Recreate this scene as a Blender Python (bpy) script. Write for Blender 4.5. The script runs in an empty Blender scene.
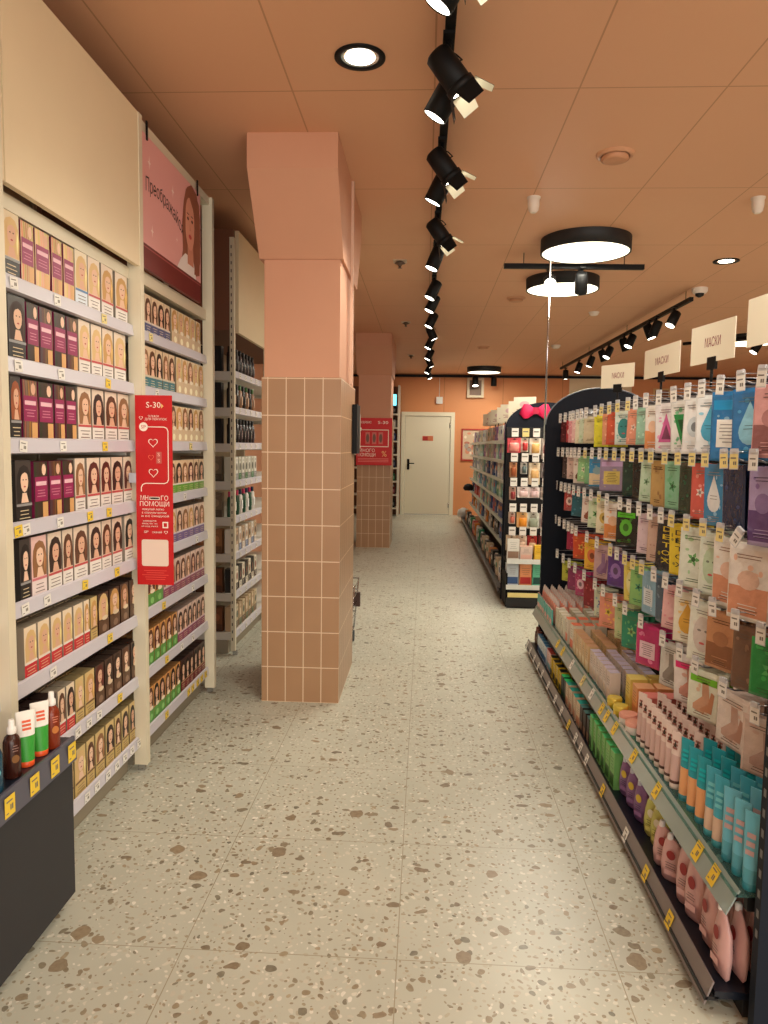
import bpy, math, random
from mathutils import Matrix, Vector
random.seed(7)
S = bpy.context.scene
col = S.collection
PI = math.pi

# ------------------------------------------------------------------ camera
F_PX = 740.0; CAM_H = 1.41
PITCH = math.atan(66 / F_PX); YAW = math.atan(40 / F_PX); ROLL = .015
Fw = Vector((-math.sin(YAW) * math.cos(PITCH), math.cos(YAW) * math.cos(PITCH), -math.sin(PITCH)))
R0 = Vector((math.cos(YAW), math.sin(YAW), 0)); U0 = R0.cross(Fw)
Rt = R0 * math.cos(ROLL) + U0 * math.sin(ROLL); Up = U0 * math.cos(ROLL) - R0 * math.sin(ROLL)
CAM = Vector((0, 0, CAM_H))
def on(ax, c, x, y):
    d = Fw + Rt * ((x - 384) / F_PX) - Up * ((y - 512) / F_PX)
    return CAM + d * ((c - CAM[ax]) / d[ax])
cd = bpy.data.cameras.new('camera'); cam = bpy.data.objects.new('camera', cd); col.objects.link(cam)
m = Matrix((Rt, Up, -Fw)).transposed().to_4x4(); m.translation = CAM
cam.matrix_world = m
cd.sensor_fit = 'VERTICAL'; cd.sensor_height = 36; cd.lens = 36 * F_PX / 1024; cd.clip_start = .05
S.camera = cam

# ------------------------------------------------------------------ materials
def lin(c):
    return tuple(((v / 255) / 12.92 if v / 255 <= .04045 else ((v / 255 + .055) / 1.055) ** 2.4) for v in c[:3]) + (1,)
MATS = {}
def M(rgb, rough=.5, metal=0, emit=0, trans=0, name=None, spec=.5):
    k = (tuple(rgb), rough, metal, emit, trans, spec)
    if k in MATS: return MATS[k]
    mt = bpy.data.materials.new(name or 'surface'); mt.use_nodes = True
    b = mt.node_tree.nodes['Principled BSDF']
    b.inputs['Base Color'].default_value = lin(rgb); b.inputs['Roughness'].default_value = rough
    b.inputs['Metallic'].default_value = metal; b.inputs['Specular IOR Level'].default_value = spec
    if emit:
        b.inputs['Emission Color'].default_value = lin(rgb); b.inputs['Emission Strength'].default_value = emit
    if trans:
        b.inputs['Transmission Weight'].default_value = trans; b.inputs['IOR'].default_value = 1.1
    MATS[k] = mt
    return mt
def vary(mt, amt=.06, scale=6.0):
    """slight procedural mottling of a material's own colour"""
    nt = mt.node_tree; b = nt.nodes['Principled BSDF']; c = b.inputs['Base Color'].default_value[:]
    n = nt.nodes.new('ShaderNodeTexNoise'); n.inputs['Scale'].default_value = scale; n.inputs['Detail'].default_value = 4
    g = nt.nodes.new('ShaderNodeNewGeometry'); nt.links.new(g.outputs['Position'], n.inputs['Vector'])
    x = nt.nodes.new('ShaderNodeMix'); x.data_type = 'RGBA'
    x.inputs[6].default_value = tuple(v * (1 - amt) for v in c[:3]) + (1,); x.inputs[7].default_value = tuple(min(1, v * (1 + amt)) for v in c[:3]) + (1,)
    nt.links.new(n.outputs['Fac'], x.inputs[0]); nt.links.new(x.outputs[2], b.inputs['Base Color'])
    return mt

class NT:
    def __init__(s, name, rough=.5):
        s.m = bpy.data.materials.new(name); s.m.use_nodes = True; s.t = s.m.node_tree
        s.b = s.t.nodes['Principled BSDF']; s.b.inputs['Roughness'].default_value = rough
        g = s.t.nodes.new('ShaderNodeNewGeometry'); s.pos = g.outputs['Position']
        q = s.t.nodes.new('ShaderNodeSeparateXYZ'); s.link(s.pos, q.inputs[0]); s.xyz = q.outputs
    def link(s, a, b): s.t.links.new(a, b)
    def math(s, op, a, b=None, c=None):
        n = s.t.nodes.new('ShaderNodeMath'); n.operation = op
        for i, v in enumerate((a, b, c)):
            if v is None: continue
            if isinstance(v, (int, float)): n.inputs[i].default_value = v
            else: s.link(v, n.inputs[i])
        return n.outputs[0]
    def line(s, ax, x0, step, w):            # 1 on a joint
        t = s.math('DIVIDE', s.math('SUBTRACT', s.xyz[ax], x0 - step * 200), step)
        fr = s.math('FRACT', t)
        d = s.math('MINIMUM', fr, s.math('SUBTRACT', 1.0, fr))
        return s.math('LESS_THAN', d, w / 2 / step)
    def mix(s, fac, a, b):
        x = s.t.nodes.new('ShaderNodeMix'); x.data_type = 'RGBA'
        for i, v in ((0, fac), (6, a), (7, b)):
            if isinstance(v, (tuple, float, int)): x.inputs[i].default_value = v
            else: s.link(v, x.inputs[i])
        return x.outputs[2]
    def noise(s, scale, detail=3, vec=None):
        n = s.t.nodes.new('ShaderNodeTexNoise'); n.inputs['Scale'].default_value = scale; n.inputs['Detail'].default_value = detail
        s.link(vec or s.pos, n.inputs['Vector']); return n
    def ramp(s, fac, stops):
        r = s.t.nodes.new('ShaderNodeValToRGB'); e = r.color_ramp.elements
        while len(e) < len(stops): e.new(.5)
        for k, (p, c) in zip(e, stops): k.position = p; k.color = c
        s.link(fac, r.inputs[0]); return r.outputs[0]
    def base(s, c): s.link(c, s.b.inputs['Base Color'])

FY0, FYS = 1.922, .6
def terrazzo():
    n = NT('terrazzo_tiles', .3)
    warp = n.noise(14, 2)
    v = n.t.nodes.new('ShaderNodeVectorMath'); v.operation = 'MULTIPLY_ADD'
    n.link(warp.outputs['Color'], v.inputs[0]); v.inputs[1].default_value = (.05, .05, .0); n.link(n.pos, v.inputs[2])
    fl = n.t.nodes.new('ShaderNodeVectorMath'); fl.operation = 'MULTIPLY'; n.link(v.outputs[0], fl.inputs[0]); fl.inputs[1].default_value = (1, 1, 0)
    c = n.mix(n.noise(3, 4).outputs['Fac'], lin((172, 173, 158)), lin((196, 196, 181)))
    def chips(c, scale, dens, rad, cols, off, soft=.03, stretch=(1, 1, 1)):
        vo = n.t.nodes.new('ShaderNodeTexVoronoi'); vo.feature = 'F1'; vo.inputs['Scale'].default_value = scale; vo.voronoi_dimensions = '2D'
        a = n.t.nodes.new('ShaderNodeVectorMath'); a.operation = 'MULTIPLY_ADD'; n.link(fl.outputs[0], a.inputs[0]); a.inputs[1].default_value = stretch; a.inputs[2].default_value = (off, off * .37, 0)
        n.link(a.outputs[0], vo.inputs['Vector'])
        sp = n.t.nodes.new('ShaderNodeSeparateColor'); n.link(vo.outputs['Color'], sp.inputs[0])
        r = n.math('MULTIPLY_ADD', sp.outputs[1], rad * .75, rad * .35)
        inside = n.math('LESS_THAN', vo.outputs['Distance'], r)
        pick = n.math('LESS_THAN', sp.outputs[0], dens)
        m_ = n.math('MULTIPLY', inside, pick)
        tone = n.ramp(sp.outputs[2], [(i / (len(cols) - 1), lin(k)) for i, k in enumerate(cols)])
        tn = n.mix(n.noise(70, 3).outputs['Fac'], tone, n.mix(.3, tone, lin((225, 215, 190))))
        return n.mix(m_, c, tn)
    c = chips(c, 55, .55, .36, [(210, 208, 196), (160, 156, 136), (218, 216, 206), (150, 144, 124)], 3.1)
    c = chips(c, 50, .42, .27, [(118, 104, 78), (146, 136, 112), (98, 92, 74), (160, 146, 118)], 9.7)
    c = chips(c, 26, .34, .24, [(96, 82, 58), (132, 114, 86), (84, 84, 70), (150, 132, 102)], 17.3, stretch=(1, .8, 1))
    c = chips(c, 12.5, .24, .2, [(104, 84, 58), (86, 76, 58), (136, 116, 88), (78, 78, 66)], 31.9, stretch=(.8, 1.15, 1))
    c = chips(c, 7.5, .09, .2, [(100, 82, 58), (126, 106, 78), (88, 76, 60)], 47.7, stretch=(1.1, .9, 1))
    j = n.math('MAXIMUM', n.line(0, -.05, .6, .003), n.line(1, FY0, FYS, .003))
    c = n.mix(j, c, lin((152, 144, 122)))
    n.base(c)
    rr = n.math('MULTIPLY_ADD', n.noise(9, 3).outputs['Fac'], .14, .30); n.link(rr, n.b.inputs['Roughness'])
    return n.m
def ceiling_mat():
    n = NT('painted_ceiling_panels', .6)
    j = n.math('MAXIMUM', n.line(0, .01, .6, .007), n.line(1, 4.45, 1.2, .008))
    c = n.mix(n.noise(1.2, 3).outputs['Fac'], lin((226, 172, 134)), lin((232, 178, 140)))
    n.base(n.mix(j, c, lin((196, 142, 106))))
    return n.m
def tile_mat(ax, x0, name):
    n = NT(name, .35)
    j = n.math('MAXIMUM', n.line(ax, x0, .0985, .005), n.line(2, 0.0, .1955, .005))
    c = n.mix(n.noise(5, 2).outputs['Fac'], lin((166, 126, 92)), lin((178, 138, 102)))
    n.base(n.mix(j, c, lin((226, 200, 170))))
    return n.m
def wall_mat():
    n = NT('painted_wall_panels', .6)
    j = n.line(0, .37, 1.2, .012)
    n.base(n.mix(j, lin((222, 150, 98)), lin((190, 122, 76))))
    return n.m
CREAM = vary(M((234, 216, 180), .5, name='cream_painted_board'), .03)
POSTM = M((222, 212, 186), .4, name='cream_painted_steel')
SHELFM = M((214, 208, 198), .4, name='light_steel_shelf')
RAILM = M((206, 203, 212), .3, name='clear_price_channel')
BLACK = M((11, 11, 12), .55, spec=.25, name='black_metal')
BLK2 = M((24, 24, 26), .55, name='black_plastic')
NAVY = vary(M((14, 22, 36), .6, spec=.25, name='navy_panel'), .1)
TRAY = M((22, 28, 40), .3, name='navy_tray')
CHROME = M((200, 200, 205), .15, 1, name='chrome')
WIRE = M((150, 150, 155), .3, .8, name='hook_wire')
WHITE = M((240, 238, 232), .5, name='white_plastic')
TAGW = M((236, 233, 226), .5, name='white_price_card')
TAGY = M((240, 205, 60), .5, name='yellow_price_card')
TAGP = M((232, 214, 140), .5, name='pale_yellow_price_card')
INK = M((120, 114, 104), .6, name='printed_ink')
BROWN = M((120, 74, 50), .6, name='brown_panel')
PINK = vary(M((214, 158, 126), .6, name='salmon_paint'), .03)

# ------------------------------------------------------------------ mesh builder
class MB:
    def __init__(s, T=None): s.v = []; s.f = []; s.mi = []; s.sm = []; s.mats = []; s.T = T or Matrix.Identity(4)
    def slot(s, mt):
        if mt not in s.mats: s.mats.append(mt)
        return s.mats.index(mt)
    def add(s, vs, fs, mt, smooth=False):
        o = len(s.v); s.v += [tuple(s.T @ Vector(p)) for p in vs]; k = s.slot(mt)
        for f in fs: s.f.append([o + i for i in f]); s.mi.append(k); s.sm.append(smooth)
    def box(s, a, b, mt):
        x0, y0, z0 = [min(p, q) for p, q in zip(a, b)]; x1, y1, z1 = [max(p, q) for p, q in zip(a, b)]
        s.add([(x0, y0, z0), (x1, y0, z0), (x1, y1, z0), (x0, y1, z0), (x0, y0, z1), (x1, y0, z1), (x1, y1, z1), (x0, y1, z1)],
              [(3, 2, 1, 0), (4, 5, 6, 7), (0, 1, 5, 4), (1, 2, 6, 5), (2, 3, 7, 6), (3, 0, 4, 7)], mt)
    def poly(s, pts, mt): s.add(pts, [list(range(len(pts)))], mt)
    def fr(s, pts, y, mt): s.poly([(x, y, z) for x, z in pts], mt)          # printed shape on a front face
    def rect(s, x0, z0, x1, z1, y, mt): s.fr([(x0, z0), (x1, z0), (x1, z1), (x0, z1)], y, mt)
    def ell(s, cx, cz, rx, rz, y, mt, n=14): s.fr([(cx + rx * math.cos(2 * PI * i / n), cz + rz * math.sin(2 * PI * i / n)) for i in range(n)], y, mt)
    def prism(s, pts, ax, a, b, mt, smooth=False):   # pts in the two other axes
        n = len(pts)
        def P(p, t):
            l = list(p); l.insert(ax, t); return tuple(l)
        s.add([P(p, a) for p in pts] + [P(p, b) for p in pts], [list(range(n))[::-1], list(range(n, 2 * n))], mt)
        s.add([P(p, a) for p in pts] + [P(p, b) for p in pts], [(i, (i + 1) % n, n + (i + 1) % n, n + i) for i in range(n)], mt, smooth)
    def lathe(s, prof, mt, n=16, c=(0, 0, 0), capb=True, capt=True):
        vs = [(c[0] + r * math.cos(2 * PI * i / n), c[1] + r * math.sin(2 * PI * i / n), c[2] + z) for r, z in prof for i in range(n)]
        fs = [(k * n + i, k * n + (i + 1) % n, (k + 1) * n + (i + 1) % n, (k + 1) * n + i) for k in range(len(prof) - 1) for i in range(n)]
        s.add(vs, fs, mt, True)
        if capb: s.add(vs[:n], [list(range(n))[::-1]], mt)
        if capt: s.add(vs[-n:], [list(range(n))], mt)
    def tube(s, pts, r, mt, n=6):
        pts = [Vector(p) for p in pts]; rings = []
        for i, p in enumerate(pts):
            d = (pts[min(i + 1, len(pts) - 1)] - pts[max(i - 1, 0)]).normalized()
            u = d.orthogonal().normalized() if i == 0 else (u - d * u.dot(d)).normalized()
            w = d.cross(u); rings += [tuple(p + (u * math.cos(2 * PI * k / n) + w * math.sin(2 * PI * k / n)) * r) for k in range(n)]
        fs = [(k * n + i, k * n + (i + 1) % n, (k + 1) * n + (i + 1) % n, (k + 1) * n + i) for k in range(len(pts) - 1) for i in range(n)]
        fs += [list(range(n))[::-1], list(range(len(rings) - n, len(rings)))]
        s.add(rings, fs, mt, True)
    def loft(s, secs, mt, n=16):            # secs: (z, rx, ry[, dx, dy])
        vs = []
        for q in secs:
            z, rx, ry = q[:3]; dx, dy = (q[3:] + (0, 0))[:2] if len(q) > 3 else (0, 0)
            vs += [(dx + rx * math.cos(2 * PI * i / n), dy + ry * math.sin(2 * PI * i / n), z) for i in range(n)]
        fs = [(k * n + i, k * n + (i + 1) % n, (k + 1) * n + (i + 1) % n, (k + 1) * n + i) for k in range(len(secs) - 1) for i in range(n)]
        s.add(vs, fs, mt, True); s.add(vs[:n], [list(range(n))[::-1]], mt); s.add(vs[-n:], [list(range(n))], mt)
    def text(s, st, cx, cz, h, y, mt, wmax=None, fn=None):
        vs, fs, w = glyphs(st); k = h; kx = h if wmax is None else min(h, wmax / w) if w else h
        if wmax is not None: kx = wmax / w
        p = [(cx + (x - w / 2) * kx, cz + z * k) for x, z in vs]
        if fn: p = [fn(a, b) for a, b in p]
        s.add([(a, y, b) for a, b in p], fs, mt)
    def build(s, name, parent=None, loc=None, rz=None):
        me = bpy.data.meshes.new(name); me.from_pydata(s.v, [], s.f)
        for mt in s.mats: me.materials.append(mt)
        me.polygons.foreach_set('material_index', s.mi); me.polygons.foreach_set('use_smooth', s.sm); me.update()
        o = bpy.data.objects.new(name, me); col.objects.link(o)
        if parent: o.parent = parent
        if loc: o.location = loc
        if rz is not None: o.rotation_euler = (0, 0, rz)
        return o
GL = {}
def glyphs(st):
    if st in GL: return GL[st]
    cu = bpy.data.curves.new('lettering', 'FONT'); cu.body = st; cu.size = 1.4; cu.fill_mode = 'FRONT'; cu.resolution_u = 2
    o = bpy.data.objects.new('lettering', cu); col.objects.link(o)
    dg = bpy.context.evaluated_depsgraph_get(); me = bpy.data.meshes.new_from_object(o.evaluated_get(dg))
    xs = [v.co.x for v in me.vertices] or [0]; x0 = min(xs); w = max(xs) - x0
    r = ([(v.co.x - x0, v.co.y) for v in me.vertices], [list(p.vertices) for p in me.polygons], w)
    bpy.data.objects.remove(o); bpy.data.meshes.remove(me); bpy.data.curves.remove(cu)
    GL[st] = r; return r

def tag(o, label=None, cat=None, group=None, kind=None):
    if label: o['label'] = label
    if cat: o['category'] = cat
    if group: o['group'] = group
    if kind: o['kind'] = kind
    return o
def empty(name, loc=(0, 0, 0), rz=0):
    o = bpy.data.objects.new(name, None); col.objects.link(o); o.location = loc; o.rotation_euler = (0, 0, rz); o.empty_display_size = .05
    return o
def copy_tree(o, parent=None):
    c = o.copy(); col.objects.link(c); c.parent = parent
    for ch in list(KIDS.get(o.name, [])): copy_tree(bpy.data.objects[ch], c)
    return c
KIDS = {}
PROTO = {}
def put(key, make, loc, rz, label, cat, group=None, tilt=None, sc=None):
    if key not in PROTO:
        o = make(); PROTO[key] = o
        def walk(p):
            KIDS[p.name] = [c.name for c in bpy.data.objects if c.parent == p]
            for c in KIDS[p.name]: walk(bpy.data.objects[c])
        walk(o)
    else:
        o = copy_tree(PROTO[key])
    o.location = loc; o.rotation_euler = (tilt[0] if tilt else 0, tilt[1] if tilt else 0, rz)
    if sc: o.scale = sc
    tag(o, label, cat)
    if group: o['group'] = group
    elif 'group' in o: del o['group']
    return o
def struct(name, mb):
    return tag(mb.build(name), kind='structure')
ORD = ['first', 'second', 'third', 'fourth', 'fifth', 'sixth', 'seventh', 'eighth', 'ninth', 'tenth', 'eleventh', 'twelfth', 'thirteenth',
       'fourteenth', 'fifteenth', 'sixteenth', 'seventeenth', 'eighteenth', 'nineteenth', 'twentieth', 'twenty-first', 'twenty-second', 'twenty-third', 'twenty-fourth', 'twenty-fifth', 'twenty-sixth', 'twenty-seventh', 'twenty-eighth', 'twenty-ninth', 'thirtieth']

# ------------------------------------------------------------------ room
CZ = 2.90; YB = 15.4; XL = -1.78; XR = 7.4; YN = -3.6
b = MB(); b.box((XL, YN, -.1), (XR, YB, 0), terrazzo()); struct('floor', b)
b = MB(); b.box((XL, YN, CZ), (XR, YB, CZ + .1), ceiling_mat()); struct('ceiling', b)
WM = wall_mat()
b = MB(); b.box((XL - .1, YN, 0), (XL, YB, CZ), vary(M((196, 140, 108), .6), .03)); struct('wall_left', b)
b = MB(); b.box((XR, YN, 0), (XR + .1, YB, CZ), PINK); struct('wall_right', b)
b = MB(); b.box((XL, YN - .1, 0), (-1.2, YN, CZ), PINK); b.box((6.8, YN - .1, 0), (XR, YN, CZ), PINK); b.box((-1.2, YN - .1, 0), (6.8, YN, .25), PINK); b.box((-1.2, YN - .1, 2.7), (6.8, YN, CZ), PINK); struct('wall_near', b)
wn = tag(empty('added_window_1', (2.8, YN, 0)), kind='structure')  # made-up window behind the camera, added to let fill light in
b = MB()
for i in range(5): b.box((-4.0 + i * 2 - .03, -.08, .25), (-4.0 + i * 2 + .03, -.02, 2.7), M((60, 60, 62), .4))
b.box((-4, -.08, .25), (4, -.02, .3), M((60, 60, 62), .4)); b.box((-4, -.08, 2.65), (4, -.02, 2.7), M((60, 60, 62), .4)); b.build('added_window_frame', wn)
l = bpy.data.lights.new('added_fill_light', 'AREA'); l.shape = 'RECTANGLE'; l.size = 8; l.size_y = 2.4; l.energy = 250; l.color = (1, .97, .90)  # added area light outside the made-up window, brightens ceiling and front faces
lo = bpy.data.objects.new('added_fill_light', l); col.objects.link(lo); lo.location = (2.8, YN - .2, 1.5); lo.rotation_euler = (PI / 2, 0, 0)
b = MB()
b.box((XL, YB, 0), (-.50, YB + .1, CZ), WM); b.box((.60, YB, 0), (XR, YB + .1, CZ), WM); b.box((-.50, YB, 2.12), (.60, YB + .1, CZ), WM)
b.box((2.9, YB - .01, 0), (4.15, YB, CZ), CREAM)
struct('wall_back', b)
b = MB(); b.box((-1.7, YB - .035, CZ - .07), (XR, YB - .001, CZ - .02), BLACK); struct('trim_1', b)
# door at the end
DW = M((238, 230, 204), .45, name='door_paint')
dr = tag(empty('door_1', (0, YB, 0)), kind='structure')
b = MB(); b.box((-.50, -.03, 0), (-.42, .06, 2.12), DW); b.box((.52, -.03, 0), (.60, .06, 2.12), DW); b.box((-.42, -.03, 2.04), (.52, .06, 2.12), DW); b.build('door_frame', dr)
b = MB(); b.box((-.415, .0, .01), (.515, .045, 2.035), M((232, 224, 200), .45)); b.build('door_leaf', dr)
b = MB(); b.box((-.37, -.012, .93), (-.32, 0, 1.15), BLACK); b.tube([(-.345, -.012, 1.06), (-.345, -.06, 1.06), (-.22, -.06, 1.06)], .012, BLACK); b.build('door_handle', dr)
b = MB(); b.box((-.06, -.006, 1.53), (.16, 0, 1.63), M((206, 120, 80), .5)); b.box((-.05, -.008, 1.54), (.05, -.006, 1.62), M((180, 40, 30), .5)); b.build('door_sign', dr)
b = MB(); b.tube([(.5, -.01, .15), (.5, -.01, .25)], .01, CHROME); b.tube([(.5, -.01, 1.8), (.5, -.01, 1.9)], .01, CHROME); b.build('hinge', dr)
# framed poster on the back wall
po = tag(empty('framed_poster', (1.02, YB, 1.46)), 'small framed picture with red border on the orange back wall', 'poster')
b = MB()
for q in ((-.28, -.33, -.25, .33), (.25, -.33, .28, .33), (-.25, .30, .25, .33), (-.25, -.33, .25, -.30)): b.box((q[0], -.03, q[1]), (q[2], 0, q[3]), M((176, 50, 36), .4))
b.build('frame', po)
b = MB(); b.box((-.25, -.012, -.30), (.25, 0, .30), M((214, 190, 160), .5))
for i in range(26): b.ell(random.uniform(-.2, .2), random.uniform(-.24, .24), random.uniform(.02, .06), random.uniform(.02, .06), -.013 - i * .0001, M(random.choice([(190, 120, 100), (240, 226, 205), (120, 80, 60), (170, 160, 150), (220, 150, 120)]), .5))
b.build('picture', po)
# small boxes on the back wall
b = MB(); b.box((-.03, -.05, -.07), (.1, 0, .07), WHITE); b.tube([(.03, -.015, .07), (.03, -.015, .46)], .006, WHITE)
tag(b.build('wall_switch_box', None, (.24, YB, 2.36)), 'small white box with cable high on the back wall above the door', 'box')
b = MB(); b.box((-.17, -.09, -.2), (.17, 0, .2), M((214, 196, 166), .5)); b.box((-.12, -.1, -.15), (.12, -.09, .15), M((120, 90, 70), .5))
tag(b.build('wall_speaker', None, (1.0, YB, 2.62)), 'square beige framed unit high on back wall right of the door', 'speaker')
b = MB(); b.box((-.17, -.02, -.3), (.17, 0, .3), M((214, 176, 120), .5)); b.box((-.13, -.025, -.26), (.13, -.02, .26), M((140, 82, 54), .5))
tag(b.build('wall_panel_frame', None, (4.75, YB, 2.35)), 'tan framed panel on back wall behind the sign posts', 'frame')

# ------------------------------------------------------------------ columns
def column(x0, x1, y0, y1, tn):
    TF = tile_mat(0, -.446 if x0 > -.9 else -.47, 'beige_wall_tile'); TS = tile_mat(1, y0, 'beige_wall_tile')
    o = tag(empty(tn, ((x0 + x1) / 2, y0, 0)), kind='structure'); cx = (x0 + x1) / 2
    b = MB(Matrix.Translation((-cx, -y0, 0)))
    def skin(xa, xb, ya, yb, za, zb):
        p = [(xa, ya), (xb, ya), (xb, yb), (xa, yb)]
        for i, mt in enumerate((TF, TS, TF, TS)):
            a, c = p[i], p[(i + 1) % 4]
            b.poly([(a[0], a[1], za), (c[0], c[1], za), (c[0], c[1], zb), (a[0], a[1], zb)], mt)
        b.poly([(p[k][0], p[k][1], zb) for k in range(4)], TF)
    skin(x0, x1, y0, y1, 0, 1.765)
    b.build('tile_cladding', o)
    b = MB(Matrix.Translation((-cx, -y0, 0))); e = .012
    b.box((x0 + e, y0 + e, 1.765), (x1 - e, y1 - e, 2.45), PINK)
    b.build('painted_shaft', o)
    b = MB(Matrix.Translation((-cx, -y0, 0))); q = .27
    b.prism([(y0 - q, CZ), (y0 - q, 2.735), (y0, 2.375), (y1, 2.375), (y1 + q, 2.735), (y1 + q, CZ)], 0, x0 - .012, x1 + .004, PINK)
    b.build('capital', o)
    return o
c1 = column(-.873, -.448, 3.93, 4.70, 'wall_column_near')
b = MB(); b.box((0, -.015, 1.76), (.014, .015, 2.9), M((226, 186, 160), .5)); tag(b.build('cable_trunking', None, (-.444, 4.33, 0)), 'vertical pale cable trunking on right face of the near tiled column', 'trunking')
c2 = column(-.935, -.47, 10.2, 11.0, 'wall_column_far')
# black holder on near column's right face
t = tag(empty('leaflet_holder', (-.446, 4.62, 1.36)), 'black leaflet box fixed to the right face of near tiled column', 'holder')
b = MB(); b.box((0, -.10, 0), (.03, .10, .30), BLACK); b.build('holder_case', t)
b = MB(); b.box((.006, .102, .03), (.03, .14, .25), M((190, 170, 150), .5)); b.build('leaflet_stack', t)
# shopping trolley behind the column (mostly hidden)
t = tag(empty('shopping_trolley', (-.66, 5.05, 0)), 'wire trolley with small caster standing behind the near tiled column', 'trolley')
b = MB()
for z in (.22, .3, .38, .46): b.tube([(-.18, -.12, z), (.16 + z * .1, -.12, z), (.16 + z * .1, .2, z), (-.18, .2, z), (-.18, -.12, z)], .004, CHROME)
for i in range(8):
    x = -.16 + i * .045; b.tube([(x, -.12, .22), (x, -.12, .46)], .003, CHROME); b.tube([(x, .2, .22), (x, .2, .46)], .003, CHROME)
b.tube([(.17, -.12, .1), (.2, -.12, .46)], .006, CHROME); b.tube([(.17, .2, .1), (.2, .2, .46)], .006, CHROME); b.tube([(-.17, -.12, .1), (-.17, -.12, .46)], .006, CHROME); b.tube([(-.17, .2, .1), (-.17, .2, .46)], .006, CHROME)
b.tube([(-.17, -.12, .1), (.17, -.12, .1), (.17, .2, .1), (-.17, .2, .1), (-.17, -.12, .1)], .006, CHROME)
b.build('basket_frame', t)
for sx, sy in ((.165, -.11), (.165, .19), (-.165, -.11), (-.165, .19)):
    b = MB(Matrix.Translation((sx, sy, .04)) @ Matrix.Rotation(PI / 2, 4, 'Y')); b.lathe([(.04, -.01), (.04, .01)], M((60, 66, 70), .5), 14); b.build('caster', t)
b = MB(); b.box((.16, .16, .26), (.215, .2, .36), M((70, 44, 36), .5)); b.build('handle', t)

# red poster on the far column
RED = M((206, 24, 30), .45, name='red_print'); RED2 = M((200, 16, 20), .45, name='bright_red_print'); PW = M((250, 238, 222), .5, name='white_print')
PGOLD = M((240, 190, 120), .5)
t = tag(empty('wall_poster', (-.70, 10.185, 1.145)), 'red poster with white lettering on the far tiled column', 'poster')
b = MB(); b.box((-.245, -.012, 0), (.245, .012, .645), RED)
b.text('СЕРВИС', -.11, .57, .03, -.0135, PW, .14); b.text('S-30', .12, .565, .04, -.0135, PW, .14)
b.ell(-.2, .49, .03, .03, -.0135, PW)
for a in ((-.19, .478, .2, .488), (.19, .25, .2, .488), (-.19, .25, .2, .26)): b.rect(*a, -.0135, PW)
for i in range(3):
    b.rect(-.12 + i * .09, .29, -.06 + i * .09, .45, -.0135, M((210, 110, 100), .5)); b.ell(-.09 + i * .09, .37, .022, .06, -.014, M((120, 80, 70), .5))
b.text('МНОГО', -.1, .18, .045, -.0135, PW, .22); b.text('ПОМОЩИ', -.1, .12, .045, -.0135, PW, .24); b.text('%', .14, .12, .08, -.0135, PGOLD, .07)
for i in range(3): b.rect(-.22, .085 - i * .02, .2, .093 - i * .02, -.0135, M((235, 130, 120), .5))
b.build('printed_board', t)

# ------------------------------------------------------------------ printed art helpers
SK = [(232, 190, 160), (224, 176, 146), (240, 202, 174)]
def portrait(b, cx, cz, r, hair, skin, y, long=2.3):
    H = M(hair, .5); Kn = M(skin, .5)
    e = .00035
    b.fr([(cx - r * 1.15, cz - r * long), (cx - r * 1.25, cz - r * .5), (cx - r * 1.1, cz + r * .5), (cx - r * .7, cz + r * 1.1), (cx, cz + r * 1.35), (cx + r * .7, cz + r * 1.15), (cx + r * 1.12, cz + r * .5), (cx + r * 1.3, cz - r * .5), (cx + r * 1.2, cz - r * long)], y, H)
    b.fr([(cx - r * .55, cz - r * long), (cx - r * .32, cz - r * 1.1), (cx + r * .38, cz - r * 1.1), (cx + r * .75, cz - r * long)], y - e, Kn)
    b.ell(cx + r * .05, cz - r * .1, r * .66, r * .95, y - 2 * e, Kn, 12)
    hl = M(tuple(min(255, int(v * 1.3 + 8)) for v in hair), .45)
    b.fr([(cx - r * .75, cz + r * .1), (cx - r * .5, cz + r * .9), (cx + r * .1, cz + r * 1.1), (cx + r * .65, cz + r * .5), (cx + r * .1, cz + r * .7), (cx - r * .35, cz + r * .55)], y - 3 * e, H)
    b.fr([(cx + r * .85, cz - r * 1.8), (cx + r * 1.05, cz - r * .3), (cx + r * .9, cz + r * .4), (cx + r * .78, cz - r * .6)], y - 3 * e, hl)
    D = M((70, 46, 38), .5)
    b.ell(cx - r * .2, cz + r * .05, r * .12, r * .06, y - 4 * e, D, 6); b.ell(cx + r * .3, cz + r * .05, r * .12, r * .06, y - 4 * e, D, 6)
    b.ell(cx + r * .05, cz - r * .55, r * .2, r * .08, y - 4 * e, M((186, 70, 70), .5), 6)
def lines(b, x0, x1, z, n, dz, y, mt, h=.0022):
    for i in range(n):
        w = (x1 - x0) * random.uniform(.6, 1); c = (x0 + x1) / 2
        b.rect(c - w / 2, z - i * dz, c + w / 2, z - i * dz + h, y, mt)
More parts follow.
